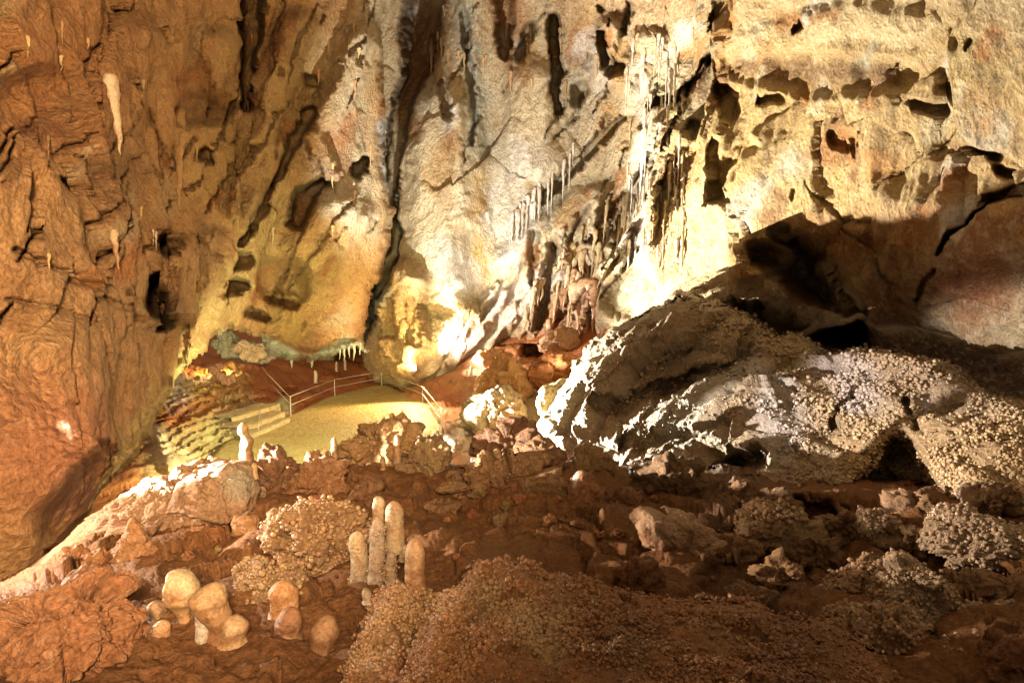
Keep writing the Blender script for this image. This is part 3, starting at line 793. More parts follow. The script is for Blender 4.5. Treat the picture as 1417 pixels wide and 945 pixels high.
# ------------------------------------------------------------------ boulders: closed solids with a traced outline
def rock(name, outline, d, label=None, cat='rock', color=BRN, mat=None, thick=0.75, facet=0.22, nois=0.12, power=2.6, group=None,
         pop=0, poprpx=(1.4, 3.6), sink=0.0, dn=None, res=2.4, blobs=(), tilt=0.0, popmask=None, fsc=2.2, sheet=None):
    """outline in photo pixels; d distance; tilt: extra distance per pixel upward (top leans back)"""
    pts = np.array(outline, float)
    c = pts.mean(0)
    n = len(pts)
    per = np.hypot(*(pts - np.roll(pts, 1, 0)).T).sum()
    nt = int(np.clip(per / res, 28, 420)); nphi = int(np.clip(nt * 0.62, 18, 240))
    th = np.linspace(0, 2 * np.pi, nt, endpoint=False)
    R = np.zeros(nt)
    for k in range(n):
        a, b = pts[k] - c, pts[(k + 1) % n] - c
        e = b - a
        for j in range(nt):
            dx, dy = math.cos(th[j]), math.sin(th[j])
            den = dx * e[1] - dy * e[0]
            if abs(den) < 1e-9: continue
            t = (a[0] * e[1] - a[1] * e[0]) / den
            s = (a[0] * dy - a[1] * dx) / den
            if t > 0 and -1e-6 <= s <= 1 + 1e-6: R[j] = max(R[j], t)
    R = np.where(R < 1, np.median(R), R)
    Rs = (np.roll(R, 1) + 2 * R + np.roll(R, -1)) / 4
    mean_m = Rs.mean() / F * d
    T = thick * mean_m
    ph = np.linspace(0, np.pi, nphi)
    TH, PH = np.meshgrid(th, ph)
    e = 2.0 / power
    sr = np.abs(np.sin(PH)) ** e; cz = np.sign(np.cos(PH)) * np.abs(np.cos(PH)) ** e
    rr = Rs[None] * sr
    x = c[0] + rr * np.cos(TH); y = c[1] + rr * np.sin(TH)
    dd = d - cz * T + (c[1] - y) / F * d * tilt
    # keep the true silhouette while going back: scale with the centre distance
    Xw = P(x.ravel(), y.ravel(), np.full(x.size, d))
    fw = np.array([0, CP, -SP])
    V = Xw + fw * (dd.ravel() - d)[:, None]
    off = np.array(hash(name + str(outline[0])) % 97 * 1.0) if False else (outline[0][0] * 0.13 + outline[0][1] * 0.07)
    fs = fsc / (mean_m * 2)
    cen = P(c[0], c[1], d)
    nrm = V - cen; nrm /= np.linalg.norm(nrm, axis=1)[:, None] + 1e-9
    h = facets(V * fs + off) * facet * mean_m * 2 + fbm(V * fs * 2 + off, 6, 0.58) * nois * mean_m * 2 + facets(V * fs * 3.5 + off) * facet * 0.25 * mean_m * 2
    V = V + nrm * h[:, None]
    # weld the poles
    Vg = V.reshape(nphi, nt, 3); Vg[0] = Vg[0].mean(0); Vg[-1] = Vg[-1].mean(0)
    nn = grid_normals(np.concatenate([Vg, Vg[:, :1]], 1).reshape(-1, 3), nphi, nt + 1).reshape(nphi, nt + 1, 3)[:, :nt].reshape(-1, 3)
    V = Vg.reshape(-1, 3)
    nn *= np.sign((nn * nrm).sum(1))[:, None]
    idx = np.arange(nphi * nt).reshape(nphi, nt)
    f = np.stack([idx[:-1], np.roll(idx[:-1], -1, 1), np.roll(idx[1:], -1, 1), idx[1:]], -1).reshape(-1, 4)
    ix, iy, _ = proj(V)
    C = mix_cols(ix, iy, color, blobs, V * 1.5, 6)
    base = V[np.argmin(V[:, 2])].copy(); base[:2] = V[:, :2].mean(0)
    o = mesh_from(name, V - base, f, mat or M_boul, C); o.location = base
    if label: tag(o, label, cat, group)
    if pop:
        front = (nn @ fw < 0.35).astype(float)
        w = front * (0.2 + smooth(0.6 + 1.6 * fbm(V * 3 + 8, 3)))
        if popmask is not None: w = w * popmask(ix, iy) + 1e-9
        # even by area
        crust('nodule_crust', V, nn, C, w * np.sin(PH.ravel()).clip(0.02, 1), pop, poprpx, o, origin=base)
    return o


G = lambda px, py: S_fg.depth(px, py)
DB = (0.2, 0.10, 0.045); MB_ = (0.3, 0.16, 0.07)
rock('slab', [(62, 778), (110, 730), (150, 700), (200, 672), (250, 652), (300, 640), (332, 633), (352, 648), (354, 680), (345, 712), (300, 735), (240, 748), (170, 765), (110, 790)], 7.6,
     'long grey brown slab sloping up along the left wall', 'slab', (0.36, 0.22, 0.12), thick=0.9, facet=0.14, nois=0.07, tilt=0.3, power=3,
     blobs=[((330, 670), 30, (0.34, 0.3, 0.22)), ((150, 720), 40, (0.36, 0.2, 0.12))])
rock('boulder', [(348, 650), (362, 616), (384, 617), (402, 640), (414, 662), (410, 705), (382, 728), (350, 722)], 8.6, 'smooth dark brown boulder just right of the long left slab', 'boulder', DB, tilt=0.2)
rock('boulder', [(404, 665), (425, 636), (450, 628), (474, 640), (481, 680), (474, 712), (430, 722), (402, 712)], 8.4, 'rough knobbly reddish boulder left of the three rock crests below the terrace', 'boulder', (0.3, 0.15, 0.065), facet=0.2, nois=0.2, tilt=0.2)
rock('boulder', [(464, 630), (480, 612), (505, 600), (525, 594), (545, 578), (562, 586), (572, 612), (566, 642), (520, 662), (470, 652)], 10.2, 'jagged ochre crest of rock in front of the terrace centre', 'boulder', (0.36, 0.22, 0.09), facet=0.35, nois=0.25, pop=500, poprpx=(1.2, 3))
rock('boulder', [(545, 662), (560, 630), (580, 608), (602, 602), (620, 618), (626, 645), (608, 664), (575, 674)], 9.8, 'rounded brown boulder directly left of the whitened stone', 'boulder', (0.3, 0.2, 0.09), facet=0.25)
rock('boulder', [(476, 700), (484, 672), (505, 661), (526, 668), (530, 695), (505, 714)], 8.0, 'dark rock behind the stalagmite cluster with a pale top edge', 'boulder', DB)
rock('boulder', [(654, 630), (657, 603), (672, 590), (702, 585), (738, 587), (750, 606), (745, 635), (700, 645)], 10.2, 'flat topped dark boulder standing against the lit pass', 'boulder', DB, facet=0.25)
rock('boulder', [(712, 640), (716, 618), (740, 606), (768, 610), (782, 628), (775, 650), (740, 656)], 9.6, 'small dark boulder at the right foot of the flat topped one', 'boulder', (0.24, 0.13, 0.06))
rock('boulder', [(618, 672), (640, 645), (690, 632), (750, 634), (784, 656), (780, 692), (735, 708), (660, 700)], 9.0, 'wide low brown ledge rock below the flat topped boulder', 'boulder', (0.3, 0.17, 0.075), facet=0.3, nois=0.15, pop=260, poprpx=(1.2, 2.8))
rock('boulder', [(784, 646), (796, 625), (818, 618), (840, 628), (850, 650), (835, 668), (800, 668)], 9.8, 'rounded brown boulder in front of the ridge foot', 'boulder', (0.3, 0.18, 0.08))
rock('boulder', [(780, 700), (790, 668), (802, 650), (818, 660), (838, 690), (842, 716), (812, 728), (784, 718)], 8.6, 'cone shaped brown boulder with a small white patch near its tip', 'boulder', (0.32, 0.15, 0.065), facet=0.15,
     blobs=[([(796, 655), (795, 672)], 4, (0.75, 0.68, 0.58))], power=2.1)
rock('boulder', [(840, 712), (846, 688), (866, 676), (886, 684), (892, 706), (876, 724), (850, 724)], 8.6, 'low round brown boulder right of the cone shaped one', 'boulder', (0.24, 0.11, 0.045))
rock('boulder', [(858, 680), (872, 650), (910, 640), (955, 642), (985, 662), (990, 700), (965, 722), (900, 718)], 9.2, 'big dark rounded boulder in the shade below the ridge', 'boulder', (0.2, 0.12, 0.06))
rock('slab', [(876, 722), (890, 704), (925, 708), (962, 718), (992, 738), (1004, 762), (1000, 790), (960, 806), (925, 795), (895, 765)], 6.9, 'pinkish tilted slab lit on its face, in the middle of the dark hollow', 'slab', (0.5, 0.33, 0.21), facet=0.12, nois=0.06, power=3.4,
     blobs=[([(895, 740), (925, 765)], 14, (0.3, 0.15, 0.07))])
rock('boulder', [(852, 812), (856, 785), (880, 768), (906, 775), (918, 800), (908, 828), (870, 832)], 5.6, 'round dark red boulder just behind the nodule mound', 'boulder', (0.22, 0.09, 0.035), facet=0.12)
rock('boulder', [(375, 745), (392, 715), (425, 700), (465, 703), (502, 714), (514, 745), (512, 790), (490, 815), (440, 815), (412, 790), (395, 765)], 5.9, 'lumpy nodule covered rock left of the stalagmite cluster', 'boulder', (0.3, 0.18, 0.085), nois=0.2, pop=3600, poprpx=(1.6, 4.2))
rock('boulder', [(326, 830), (330, 795), (345, 778), (372, 784), (410, 790), (425, 815), (418, 845), (370, 856), (335, 850)], 5.0, 'low clump of pale crusted rock between the bulbous stalagmites', 'boulder', (0.34, 0.22, 0.11), nois=0.2, pop=1300, poprpx=(1.8, 4.5))
rock('shard', [(148, 796), (160, 762), (184, 716), (198, 728), (210, 752), (213, 775), (190, 795)], 6.2, 'pointed brown shard leaning left with a bright left edge', 'rock', (0.42, 0.22, 0.1), facet=0.1, thick=0.5)
rock('boulder', [(318, 738), (324, 716), (340, 709), (356, 716), (358, 738), (340, 748)], 7.0, 'small smooth orange boulder on the ground below the long slab', 'boulder', (0.45, 0.25, 0.11), facet=0.1, nois=0.05)
rock('stone', [(84, 775), (90, 757), (112, 752), (120, 765), (108, 784)], 6.4, 'small flat orange stone on the left slope, nearer the wall', 'stone', (0.42, 0.2, 0.08))
rock('stone', [(106, 782), (118, 766), (140, 762), (148, 776), (136, 792), (116, 794)], 6.2, 'small flat orange stone on the left slope beside the pointed shard', 'stone', (0.42, 0.2, 0.08))
rock('stone', [(212, 756), (218, 745), (232, 742), (240, 752), (232, 764), (216, 764)], 6.6, 'small reddish stone lying under the long slab', 'stone', (0.32, 0.14, 0.06))
rock('boulder', [(-30, 860), (20, 832), (70, 818), (120, 815), (165, 835), (186, 862), (180, 905), (130, 940), (60, 965), (-30, 970)], 3.9, 'large reddish brown boulder in the bottom left corner', 'boulder', (0.33, 0.15, 0.065), facet=0.2, tilt=0.4)
rock('boulder', [(1022, 738), (1032, 710), (1060, 700), (1098, 702), (1128, 720), (1130, 752), (1095, 775), (1045, 765)], 7.4, 'rock with a nodule crust on its upper left, below the ridge centre', 'boulder', (0.36, 0.24, 0.13), pop=700, poprpx=(1.4, 3.4), popmask=lambda x, y: 0.05 + (y < 735 + (1060 - x) * 0.3))
rock('boulder', [(1186, 728), (1192, 710), (1212, 704), (1236, 716), (1248, 738), (1236, 756), (1206, 748)], 7.0, 'short finger of nodule crusted rock below the ridge shadow', 'boulder', (0.46, 0.34, 0.24), pop=700, poprpx=(1.4, 3.2))
rock('boulder', [(1282, 762), (1292, 725), (1318, 708), (1350, 712), (1395, 725), (1450, 740), (1470, 790), (1417, 798), (1370, 782), (1320, 778)], 6.2, 'broad nodule crusted boulder at the right edge', 'boulder', (0.48, 0.36, 0.25), pop=2600, poprpx=(1.6, 3.6))
rock('boulder', [(1141, 828), (1150, 800), (1180, 785), (1215, 768), (1230, 790), (1215, 822), (1170, 838)], 5.6, 'crusted rock at the left end of the lower right pile', 'boulder', (0.44, 0.28, 0.17), pop=900, poprpx=(1.6, 3.8))
rock('boulder', [(1215, 840), (1212, 795), (1232, 775), (1270, 778), (1290, 800), (1320, 835), (1342, 870), (1300, 886), (1250, 872)], 5.2, 'wedge shaped pale boulder topping the lower right pile', 'boulder', (0.52, 0.38, 0.25), facet=0.2, pop=2400, poprpx=(1.6, 3.6), power=3)
rock('boulder', [(1150, 862), (1165, 842), (1200, 836), (1250, 850), (1290, 880), (1300, 910), (1285, 935), (1240, 920), (1190, 890)], 4.7, 'long nodule crusted rock sloping down to the bottom right', 'boulder', (0.46, 0.3, 0.18), nois=0.2, pop=2600, poprpx=(1.8, 4.4))
rock('boulder', [(1322, 858), (1335, 842), (1370, 840), (1417, 845), (1450, 860), (1440, 885), (1390, 890), (1345, 880)], 4.9, 'low crusted rock at the right edge above the dark block', 'boulder', (0.48, 0.36, 0.26), pop=1300, poprpx=(1.6, 3.8))
rock('boulder', [(1296, 930), (1302, 900), (1330, 888), (1362, 880), (1372, 905), (1368, 940), (1330, 950)], 4.3, 'pale angular block lit at the bottom right', 'boulder', (0.5, 0.37, 0.22), power=3.4, pop=300, poprpx=(1.4, 3))
rock('boulder', [(1366, 900), (1385, 876), (1417, 868), (1480, 872), (1490, 960), (1400, 990), (1364, 960)], 3.9, 'dark brown block in the bottom right corner', 'boulder', (0.24, 0.11, 0.045))
dkb = [((1010, 760), 34, 6.9), ((1075, 800), 40, 6.2), ((1130, 765), 36, 6.8), ((985, 735), 30, 7.6), ((1165, 725), 34, 7.6), ((1260, 755), 38, 6.8), ((1030, 835), 40, 5.3),
       ((1330, 820), 44, 5.6), ((1395, 820), 40, 5.5), ((1120, 830), 30, 5.6), ((1215, 900), 40, 4.6), ((935, 735), 26, 7.8), ((1070, 700), 40, 8.6), ((1010, 690), 40, 9.0), ((1270, 700), 40, 8.4), ((1370, 690), 40, 7.8),
       ((700, 725), 22, 7.8), ((610, 705), 26, 8.4), ((560, 690), 20, 8.6), ((760, 745), 20, 7.3), ((650, 665), 24, 9.2)]
_r = random.Random(77)
for k, ((a, b), s_, d_) in enumerate(dkb):
    n = 8; an0 = _r.uniform(0, 1)
    ol = [(a + s_ * _r.uniform(.75, 1.25) * math.cos(an0 + q * 6.283 / n), b + s_ * 0.62 * _r.uniform(.75, 1.2) * math.sin(an0 + q * 6.283 / n)) for q in range(n)]
    rock('boulder', ol, d_, 'dark boulder half lost in the shaded rubble behind the nodule mound', 'boulder', tuple(np.array([0.27, 0.155, 0.075]) * _r.uniform(0.7, 1.3)), facet=0.3,
         group='shaded boulders in the rubble hollow')
# the lower chamber
rock('boulder', [(654, 552), (660, 520), (690, 497), (712, 492), (728, 512), (732, 540), (722, 565), (690, 575)], 27, 'orange brown pointed boulder with a bright left edge, in the pass beyond the terrace', 'boulder', (0.44, 0.25, 0.1), mat=M_red, facet=0.12)
rock('boulder', [(628, 590), (645, 560), (675, 540), (700, 530), (722, 545), (728, 580), (712, 600), (670, 605)], 24.8, 'big olive grey boulder below the pointed orange one', 'boulder', (0.36, 0.3, 0.18), mat=M_red, facet=0.12)
rock('boulder', [(742, 555), (752, 535), (778, 525), (792, 532), (788, 552), (765, 572), (745, 575)], 22.5, 'pale olive boulder tucked at the left foot of the ridge', 'boulder', (0.42, 0.38, 0.22), mat=M_red, facet=0.1)
rock('boulder', [(728, 530), (735, 505), (760, 490), (790, 488), (800, 500), (785, 520), (755, 540)], 27, 'red brown slab leaning beside the dark gap in the pass', 'boulder', (0.46, 0.2, 0.07), mat=M_red, facet=0.15)
rock('boulder', [(652, 498), (660, 486), (690, 484), (712, 488), (705, 502), (670, 508)], 33, 'flat orange block under the white lit slope', 'boulder', (0.5, 0.27, 0.12), mat=M_red, facet=0.2)
rock('boulder', [(745, 486), (750, 466), (775, 452), (800, 460), (806, 478), (780, 492)], 31, 'ribbed orange rock below the draperies', 'boulder', (0.56, 0.36, 0.2), mat=M_red, facet=0.15)
for k, (a, b, s) in enumerate([(296, 512, 8), (306, 520, 8), (312, 530, 8), (320, 524, 7), (303, 506, 6)]):
    rock('stone', [(a - s, b + s * .6), (a - s * .8, b - s * .5), (a, b - s * .9), (a + s * .9, b - s * .3), (a + s, b + s * .6), (a, b + s)], 31,
         'pinkish broken stone in the little heap at the foot of the far stairway', 'stone', (0.5, 0.26, 0.15), mat=M_red, group='broken stones heaped left of the stairway')
rock('boulder', [(298, 474), (308, 458), (326, 460), (337, 480), (328, 504), (310, 500)], 39, 'tall pale green rock in the far passage above the stairway', 'boulder', (0.5, 0.56, 0.42), mat=M_far, facet=0.2)
rock('boulder', [(328, 486), (340, 472), (362, 474), (380, 488), (366, 502), (342, 504)], 37, 'low grey rock right of the pale green one in the far passage', 'boulder', (0.48, 0.42, 0.3), mat=M_far, facet=0.25)
# scattered stones on the brown ground
sp = [(640, 690), (668, 680), (690, 668), (655, 712), (720, 690), (735, 672), (610, 775), (632, 770), (800, 725), (830, 740), (858, 738), (905, 690), (930, 745), (1060, 790),
      (1085, 805), (1110, 780), (1020, 765), (1150, 745), (985, 800), (760, 720), (745, 740), (440, 690), (300, 760), (260, 770), (620, 720), (700, 700), (770, 690), (1130, 800), (1165, 770), (1060, 770)]
rs = random.Random(9)
for k, (a, b) in enumerate(sp):
    s = rs.uniform(6, 13)
    n = 7; an0 = rs.uniform(0, 1)
    ol = [(a + s * rs.uniform(.7, 1.15) * math.cos(an0 + q * 6.283 / n), b + s * 0.7 * rs.uniform(.7, 1.15) * math.sin(an0 + q * 6.283 / n)) for q in range(n)]
    rock('stone', ol, G(a, b + s * .4), 'small dull brown stone scattered on the muddy ground between the boulders', 'stone',
         (0.26 + rs.random() * 0.12, 0.13 + rs.random() * 0.07, 0.06), facet=0.3, group='small stones scattered on the muddy ground', res=2)


# ------------------------------------------------------------------ stalagmites and stalactites
def lathe(name, base, prof, lean=(0, 0), seg=20, mat=None, col=(0.6, 0.45, 0.28), wob=0.06, label=None, cat=None, group=None, parent=None, cols=None, ridges=0.0):
    """prof: list of (height m, radius m) from base upward (negative heights hang down)"""
    prof = np.array(prof, float)
    t = np.linspace(0, 1, max(24, len(prof) * 6))
    ti = np.linspace(0, 1, len(prof))
    # smooth interpolation
    hh = np.interp(t, ti, prof[:, 0]); rr = np.interp(t, ti, prof[:, 1])
    k = np.array([1, 2, 3, 2, 1.]) / 9
    hp = np.pad(hh, 2, 'edge'); rp = np.pad(rr, 2, 'edge')
    hh = np.convolve(hp, k, 'valid'); rr = np.convolve(rp, k, 'valid'); rr[-1] *= 0.05
    an = np.linspace(0, 2 * np.pi, seg, endpoint=False)
    HH, AN = np.meshgrid(hh, an, indexing='ij'); RR = np.repeat(rr[:, None], seg, 1)
    L = abs(prof[-1, 0] - prof[0, 0])
    q = np.stack([np.cos(AN) * 1.0, np.sin(AN) * 1.0, HH / max(rr.max(), 1e-4) * 0.7], -1).reshape(-1, 3) + base[0] * 3.1 + base[1]
    nz = (fbm(q * 0.9, 4, 0.6) * wob * 3).reshape(HH.shape)
    RR = RR * (1 + nz)
    if ridges: RR = RR * (1 + ridges * np.cos(AN * 5 + base[0] * 7) + ridges * 0.6 * np.cos(AN * 9 + 1))
    tt = (HH / L)
    ax = fbm(np.stack([hh / max(rr.max(), 1e-4) * 0.35 + base[0] * 9, hh * 0 + base[1] * 5, hh * 0], -1), 2) * rr.max() * 0.55 * wob / 0.06 * 0.6
    RR = RR * (1 + 0.025 * np.sin(hh / max(rr.max(), 1e-4) * 5.5 + base[0] * 20 + 2 * ax / rr.max()))[:, None]
    X = RR * np.cos(AN) + lean[0] * tt * L + ax[:, None]; Y = RR * np.sin(AN) + lean[1] * tt * L
    V = np.stack([X, Y, HH], -1).reshape(-1, 3)
    idx = np.arange(len(hh) * seg).reshape(len(hh), seg)
    f = np.stack([idx[:-1], np.roll(idx[:-1], -1, 1), np.roll(idx[1:], -1, 1), idx[1:]], -1).reshape(-1, 4)
    C = np.tile(np.array(col, float), (len(V), 1))
    if cols is not None:
        w = smooth((HH / L).reshape(-1) * 1.0)[:, None] ** 1.0
        C = C * (1 - w) + np.array(cols) * w
    o = mesh_from(name, V, f, mat or M_spel, C, True, parent)
    o.location = tuple(base)
    if label: tag(o, label, cat, group)
    return o


def stal(px, pytop, pybase, wpx, d, label, col, cols=None, lean=0, shape=None, crustn=0, group=None, wob=0.05):
    if d < 5.1 and pybase > 790: d = min(d, G(px, pybase - 4))
    if shape is not None: wob = max(wob, 0.12)
    b = P(px, pybase, d); k = d / F
    hgt = (pybase - pytop) * k; r = wpx / 2 * k
    shape = shape or [(0, 1.1), (0.15, 1.0), (0.4, 0.97), (0.65, 0.95), (0.8, 0.9), (0.9, 0.75), (0.96, 0.5), (1, 0.12)]
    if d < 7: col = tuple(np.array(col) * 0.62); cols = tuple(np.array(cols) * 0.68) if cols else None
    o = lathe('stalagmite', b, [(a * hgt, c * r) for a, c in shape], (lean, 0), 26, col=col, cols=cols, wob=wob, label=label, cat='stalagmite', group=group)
    if crustn:
        me = o.data; n = len(me.vertices); V = np.empty(n * 3, np.float32); me.vertices.foreach_get('co', V); V = V.reshape(-1, 3).astype(float) + b
        N = V - b; N[:, 2] = 0; N /= np.linalg.norm(N, axis=1)[:, None] + 1e-6
        w = ((V[:, 2] - b[2]) < hgt * 0.85) * (fbm(V * 8, 2) + 0.4).clip(0, 1)
        crust('nodule_crust', V, N, np.tile([0.36, 0.25, 0.15], (n, 1)), w, crustn, (0.9, 2.2), o, origin=b)
    return o


CAL = (0.58, 0.42, 0.25); CALT = (0.66, 0.54, 0.33)
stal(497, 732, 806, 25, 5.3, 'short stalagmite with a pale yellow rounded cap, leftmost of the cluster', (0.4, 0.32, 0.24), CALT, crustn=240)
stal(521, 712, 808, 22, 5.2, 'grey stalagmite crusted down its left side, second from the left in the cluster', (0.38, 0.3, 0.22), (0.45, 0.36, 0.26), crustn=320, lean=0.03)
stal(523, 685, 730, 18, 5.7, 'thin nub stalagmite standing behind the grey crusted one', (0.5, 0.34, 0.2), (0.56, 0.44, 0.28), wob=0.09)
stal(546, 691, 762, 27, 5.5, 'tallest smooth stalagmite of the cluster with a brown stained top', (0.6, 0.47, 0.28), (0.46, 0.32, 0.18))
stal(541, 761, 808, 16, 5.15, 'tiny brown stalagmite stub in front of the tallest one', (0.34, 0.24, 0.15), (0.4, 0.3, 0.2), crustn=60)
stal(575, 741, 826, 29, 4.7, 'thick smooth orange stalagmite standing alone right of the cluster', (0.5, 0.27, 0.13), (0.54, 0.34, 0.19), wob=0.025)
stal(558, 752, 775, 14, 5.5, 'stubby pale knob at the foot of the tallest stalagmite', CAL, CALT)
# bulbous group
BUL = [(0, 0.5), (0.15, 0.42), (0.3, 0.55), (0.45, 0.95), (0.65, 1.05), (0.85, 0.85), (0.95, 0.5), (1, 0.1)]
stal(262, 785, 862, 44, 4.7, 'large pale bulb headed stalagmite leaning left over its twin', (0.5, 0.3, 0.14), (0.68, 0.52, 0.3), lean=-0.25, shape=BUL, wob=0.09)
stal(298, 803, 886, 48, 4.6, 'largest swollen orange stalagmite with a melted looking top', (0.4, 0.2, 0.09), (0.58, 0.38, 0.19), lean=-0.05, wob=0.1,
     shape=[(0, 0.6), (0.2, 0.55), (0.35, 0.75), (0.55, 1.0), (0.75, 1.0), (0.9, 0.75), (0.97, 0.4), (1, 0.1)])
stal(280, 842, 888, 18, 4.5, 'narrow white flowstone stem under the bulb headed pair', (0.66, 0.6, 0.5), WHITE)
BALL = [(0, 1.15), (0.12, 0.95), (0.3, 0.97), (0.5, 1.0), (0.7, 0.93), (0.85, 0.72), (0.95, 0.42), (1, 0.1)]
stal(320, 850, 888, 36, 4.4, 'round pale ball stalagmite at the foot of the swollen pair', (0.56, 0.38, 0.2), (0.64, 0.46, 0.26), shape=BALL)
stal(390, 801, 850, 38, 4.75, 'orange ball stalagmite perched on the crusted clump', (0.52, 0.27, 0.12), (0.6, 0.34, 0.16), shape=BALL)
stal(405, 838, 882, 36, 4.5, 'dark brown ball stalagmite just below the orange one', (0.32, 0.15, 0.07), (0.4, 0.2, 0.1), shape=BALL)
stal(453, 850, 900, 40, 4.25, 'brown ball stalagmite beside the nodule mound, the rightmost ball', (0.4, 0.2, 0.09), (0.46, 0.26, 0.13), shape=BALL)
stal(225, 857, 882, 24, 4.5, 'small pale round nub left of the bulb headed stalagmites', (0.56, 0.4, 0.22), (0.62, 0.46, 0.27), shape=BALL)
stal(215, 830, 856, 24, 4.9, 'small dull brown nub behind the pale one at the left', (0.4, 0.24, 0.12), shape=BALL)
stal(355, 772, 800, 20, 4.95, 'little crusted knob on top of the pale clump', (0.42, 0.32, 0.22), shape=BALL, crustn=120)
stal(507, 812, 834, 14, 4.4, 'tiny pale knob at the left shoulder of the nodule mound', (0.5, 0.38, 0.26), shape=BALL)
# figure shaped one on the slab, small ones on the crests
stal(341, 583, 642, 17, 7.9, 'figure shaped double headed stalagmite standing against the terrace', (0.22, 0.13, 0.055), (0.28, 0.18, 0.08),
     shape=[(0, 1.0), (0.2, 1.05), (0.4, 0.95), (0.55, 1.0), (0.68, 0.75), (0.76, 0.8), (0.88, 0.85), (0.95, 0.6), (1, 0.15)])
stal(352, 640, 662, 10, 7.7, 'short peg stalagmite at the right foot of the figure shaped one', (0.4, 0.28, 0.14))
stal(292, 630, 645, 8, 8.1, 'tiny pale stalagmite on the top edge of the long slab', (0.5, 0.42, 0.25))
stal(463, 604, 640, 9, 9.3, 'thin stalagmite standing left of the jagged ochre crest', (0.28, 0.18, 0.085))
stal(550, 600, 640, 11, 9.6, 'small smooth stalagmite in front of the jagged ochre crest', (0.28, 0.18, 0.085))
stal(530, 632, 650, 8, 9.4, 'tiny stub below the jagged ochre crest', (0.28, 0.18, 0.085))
stal(688, 620, 646, 12, 9.0, 'small pale stub against the flat topped dark boulder', (0.28, 0.18, 0.085))
# far floor
for (a, t, b, w, c, lb) in [(437, 512, 530, 5, (0.6, 0.5, 0.36), 'pale far stalagmite under the hanging lip, left of the crack'), (466, 500, 514, 4, (0.55, 0.5, 0.38), 'thin far stalagmite at the mouth of the dark low passage'),
                            (478, 497, 512, 4, (0.5, 0.46, 0.36), 'far stalagmite just inside the dark low passage'), (652, 506, 521, 4, (0.75, 0.62, 0.5), 'small white stalagmite by the flat orange block'),
                            (646, 512, 521, 3, (0.75, 0.62, 0.5), 'tiny white stub next to the small white stalagmite'), (761, 440, 470, 12, (0.6, 0.38, 0.22), 'orange stalagmite below the draperies')]:
    stal(a, t, b, w, S_floor.depth(a, b) * 0.985, lb, c)


def tite(sheet, px, py, ln, w, label, col, lean=0.0, group=None, back=0.3, ridges=0.08, wob=0.12):
    back = back * 0.22
    p = sheet.at(px, py); d = float(proj(p)[2]); d2 = d - back * 0.3
    b = P(px, py - 4, d2); k = d2 / F; L = (ln + 4) * k; r = w / 2 * k
    t = P(px + lean * ln, py + ln, min(sheet.depth(px + lean * ln, py + ln) - r * 0.8, d2 + L * 0.25))
    L = max(b[2] - t[2], L * 0.5)
    return lathe('stalactite', b, [(0.03 * L, 0), (0, r * 0.8), (-0.08 * L, r * 1.1), (-0.3 * L, r * 0.8), (-0.6 * L, r * 0.5), (-0.85 * L, r * 0.24), (-L, r * 0.04)],
                 ((b[0] - t[0]) / L, (b[1] - t[1]) / L), 14, col=col, label=label, cat='stalactite', group=group, ridges=ridges, wob=wob)


tite(S_left, 152, 108, 108, 20, 'long pale cream stalactite, the widest on the left wall', (0.66, 0.52, 0.33), lean=0.15, back=1.6)
tite(S_left, 248, 155, 135, 16, 'longest orange stalactite, hugging the left wall under a ledge', (0.56, 0.36, 0.17), lean=0.0, back=1.6)
tite(S_left, 157, 322, 52, 11, 'short pale stalactite lower on the left wall', (0.62, 0.46, 0.26), lean=0.15, back=1.6)
tite(S_left, 196, 93, 46, 12, 'cream stalactite right of the widest one', (0.58, 0.44, 0.25), back=1.6)
tite(S_left, 186, 345, 26, 7, 'small orange stalactite beside the short pale one', (0.5, 0.28, 0.12), back=1.6)
tite(S_left, 289, 330, 42, 9, 'ochre stalactite in the folds beside the round hole', (0.5, 0.36, 0.17))
_r = random.Random(21)
for k in range(26):
    if k < 14:
        px, py = _r.uniform(30, 330), _r.uniform(20, 380)
    else: px, py = _r.uniform(330, 520), _r.uniform(20, 330)
    tite(S_left, px, py, _r.uniform(10, 34), _r.uniform(2.5, 6), 'thin ochre stalactite among many on the orange wall', (0.5 + _r.random() * .12, 0.34 + _r.random() * .1, 0.17), back=0.15,
         group='thin stalactites on the orange wall')
for a, b, l, w in [(212, 322, 18, 3), (216, 325, 22, 3)]:
    tite(S_left, a, b, l, w, 'needle stalactite hanging across the round black hole', (0.7, 0.55, 0.35), group='needles across the round hole')
# lip over the low passage
for a, b, l, w in [(404, 498, 12, 5), (432, 500, 10, 5), (470, 484, 14, 4), (476, 482, 18, 5), (483, 480, 16, 4), (490, 478, 22, 5), (498, 478, 14, 4)]:
    tite(S_left, a, b, l, w, 'short pale green stalactite fringing the hanging lip over the low passage', (0.5, 0.52, 0.38), group='stalactites on the hanging lip', back=0.4)
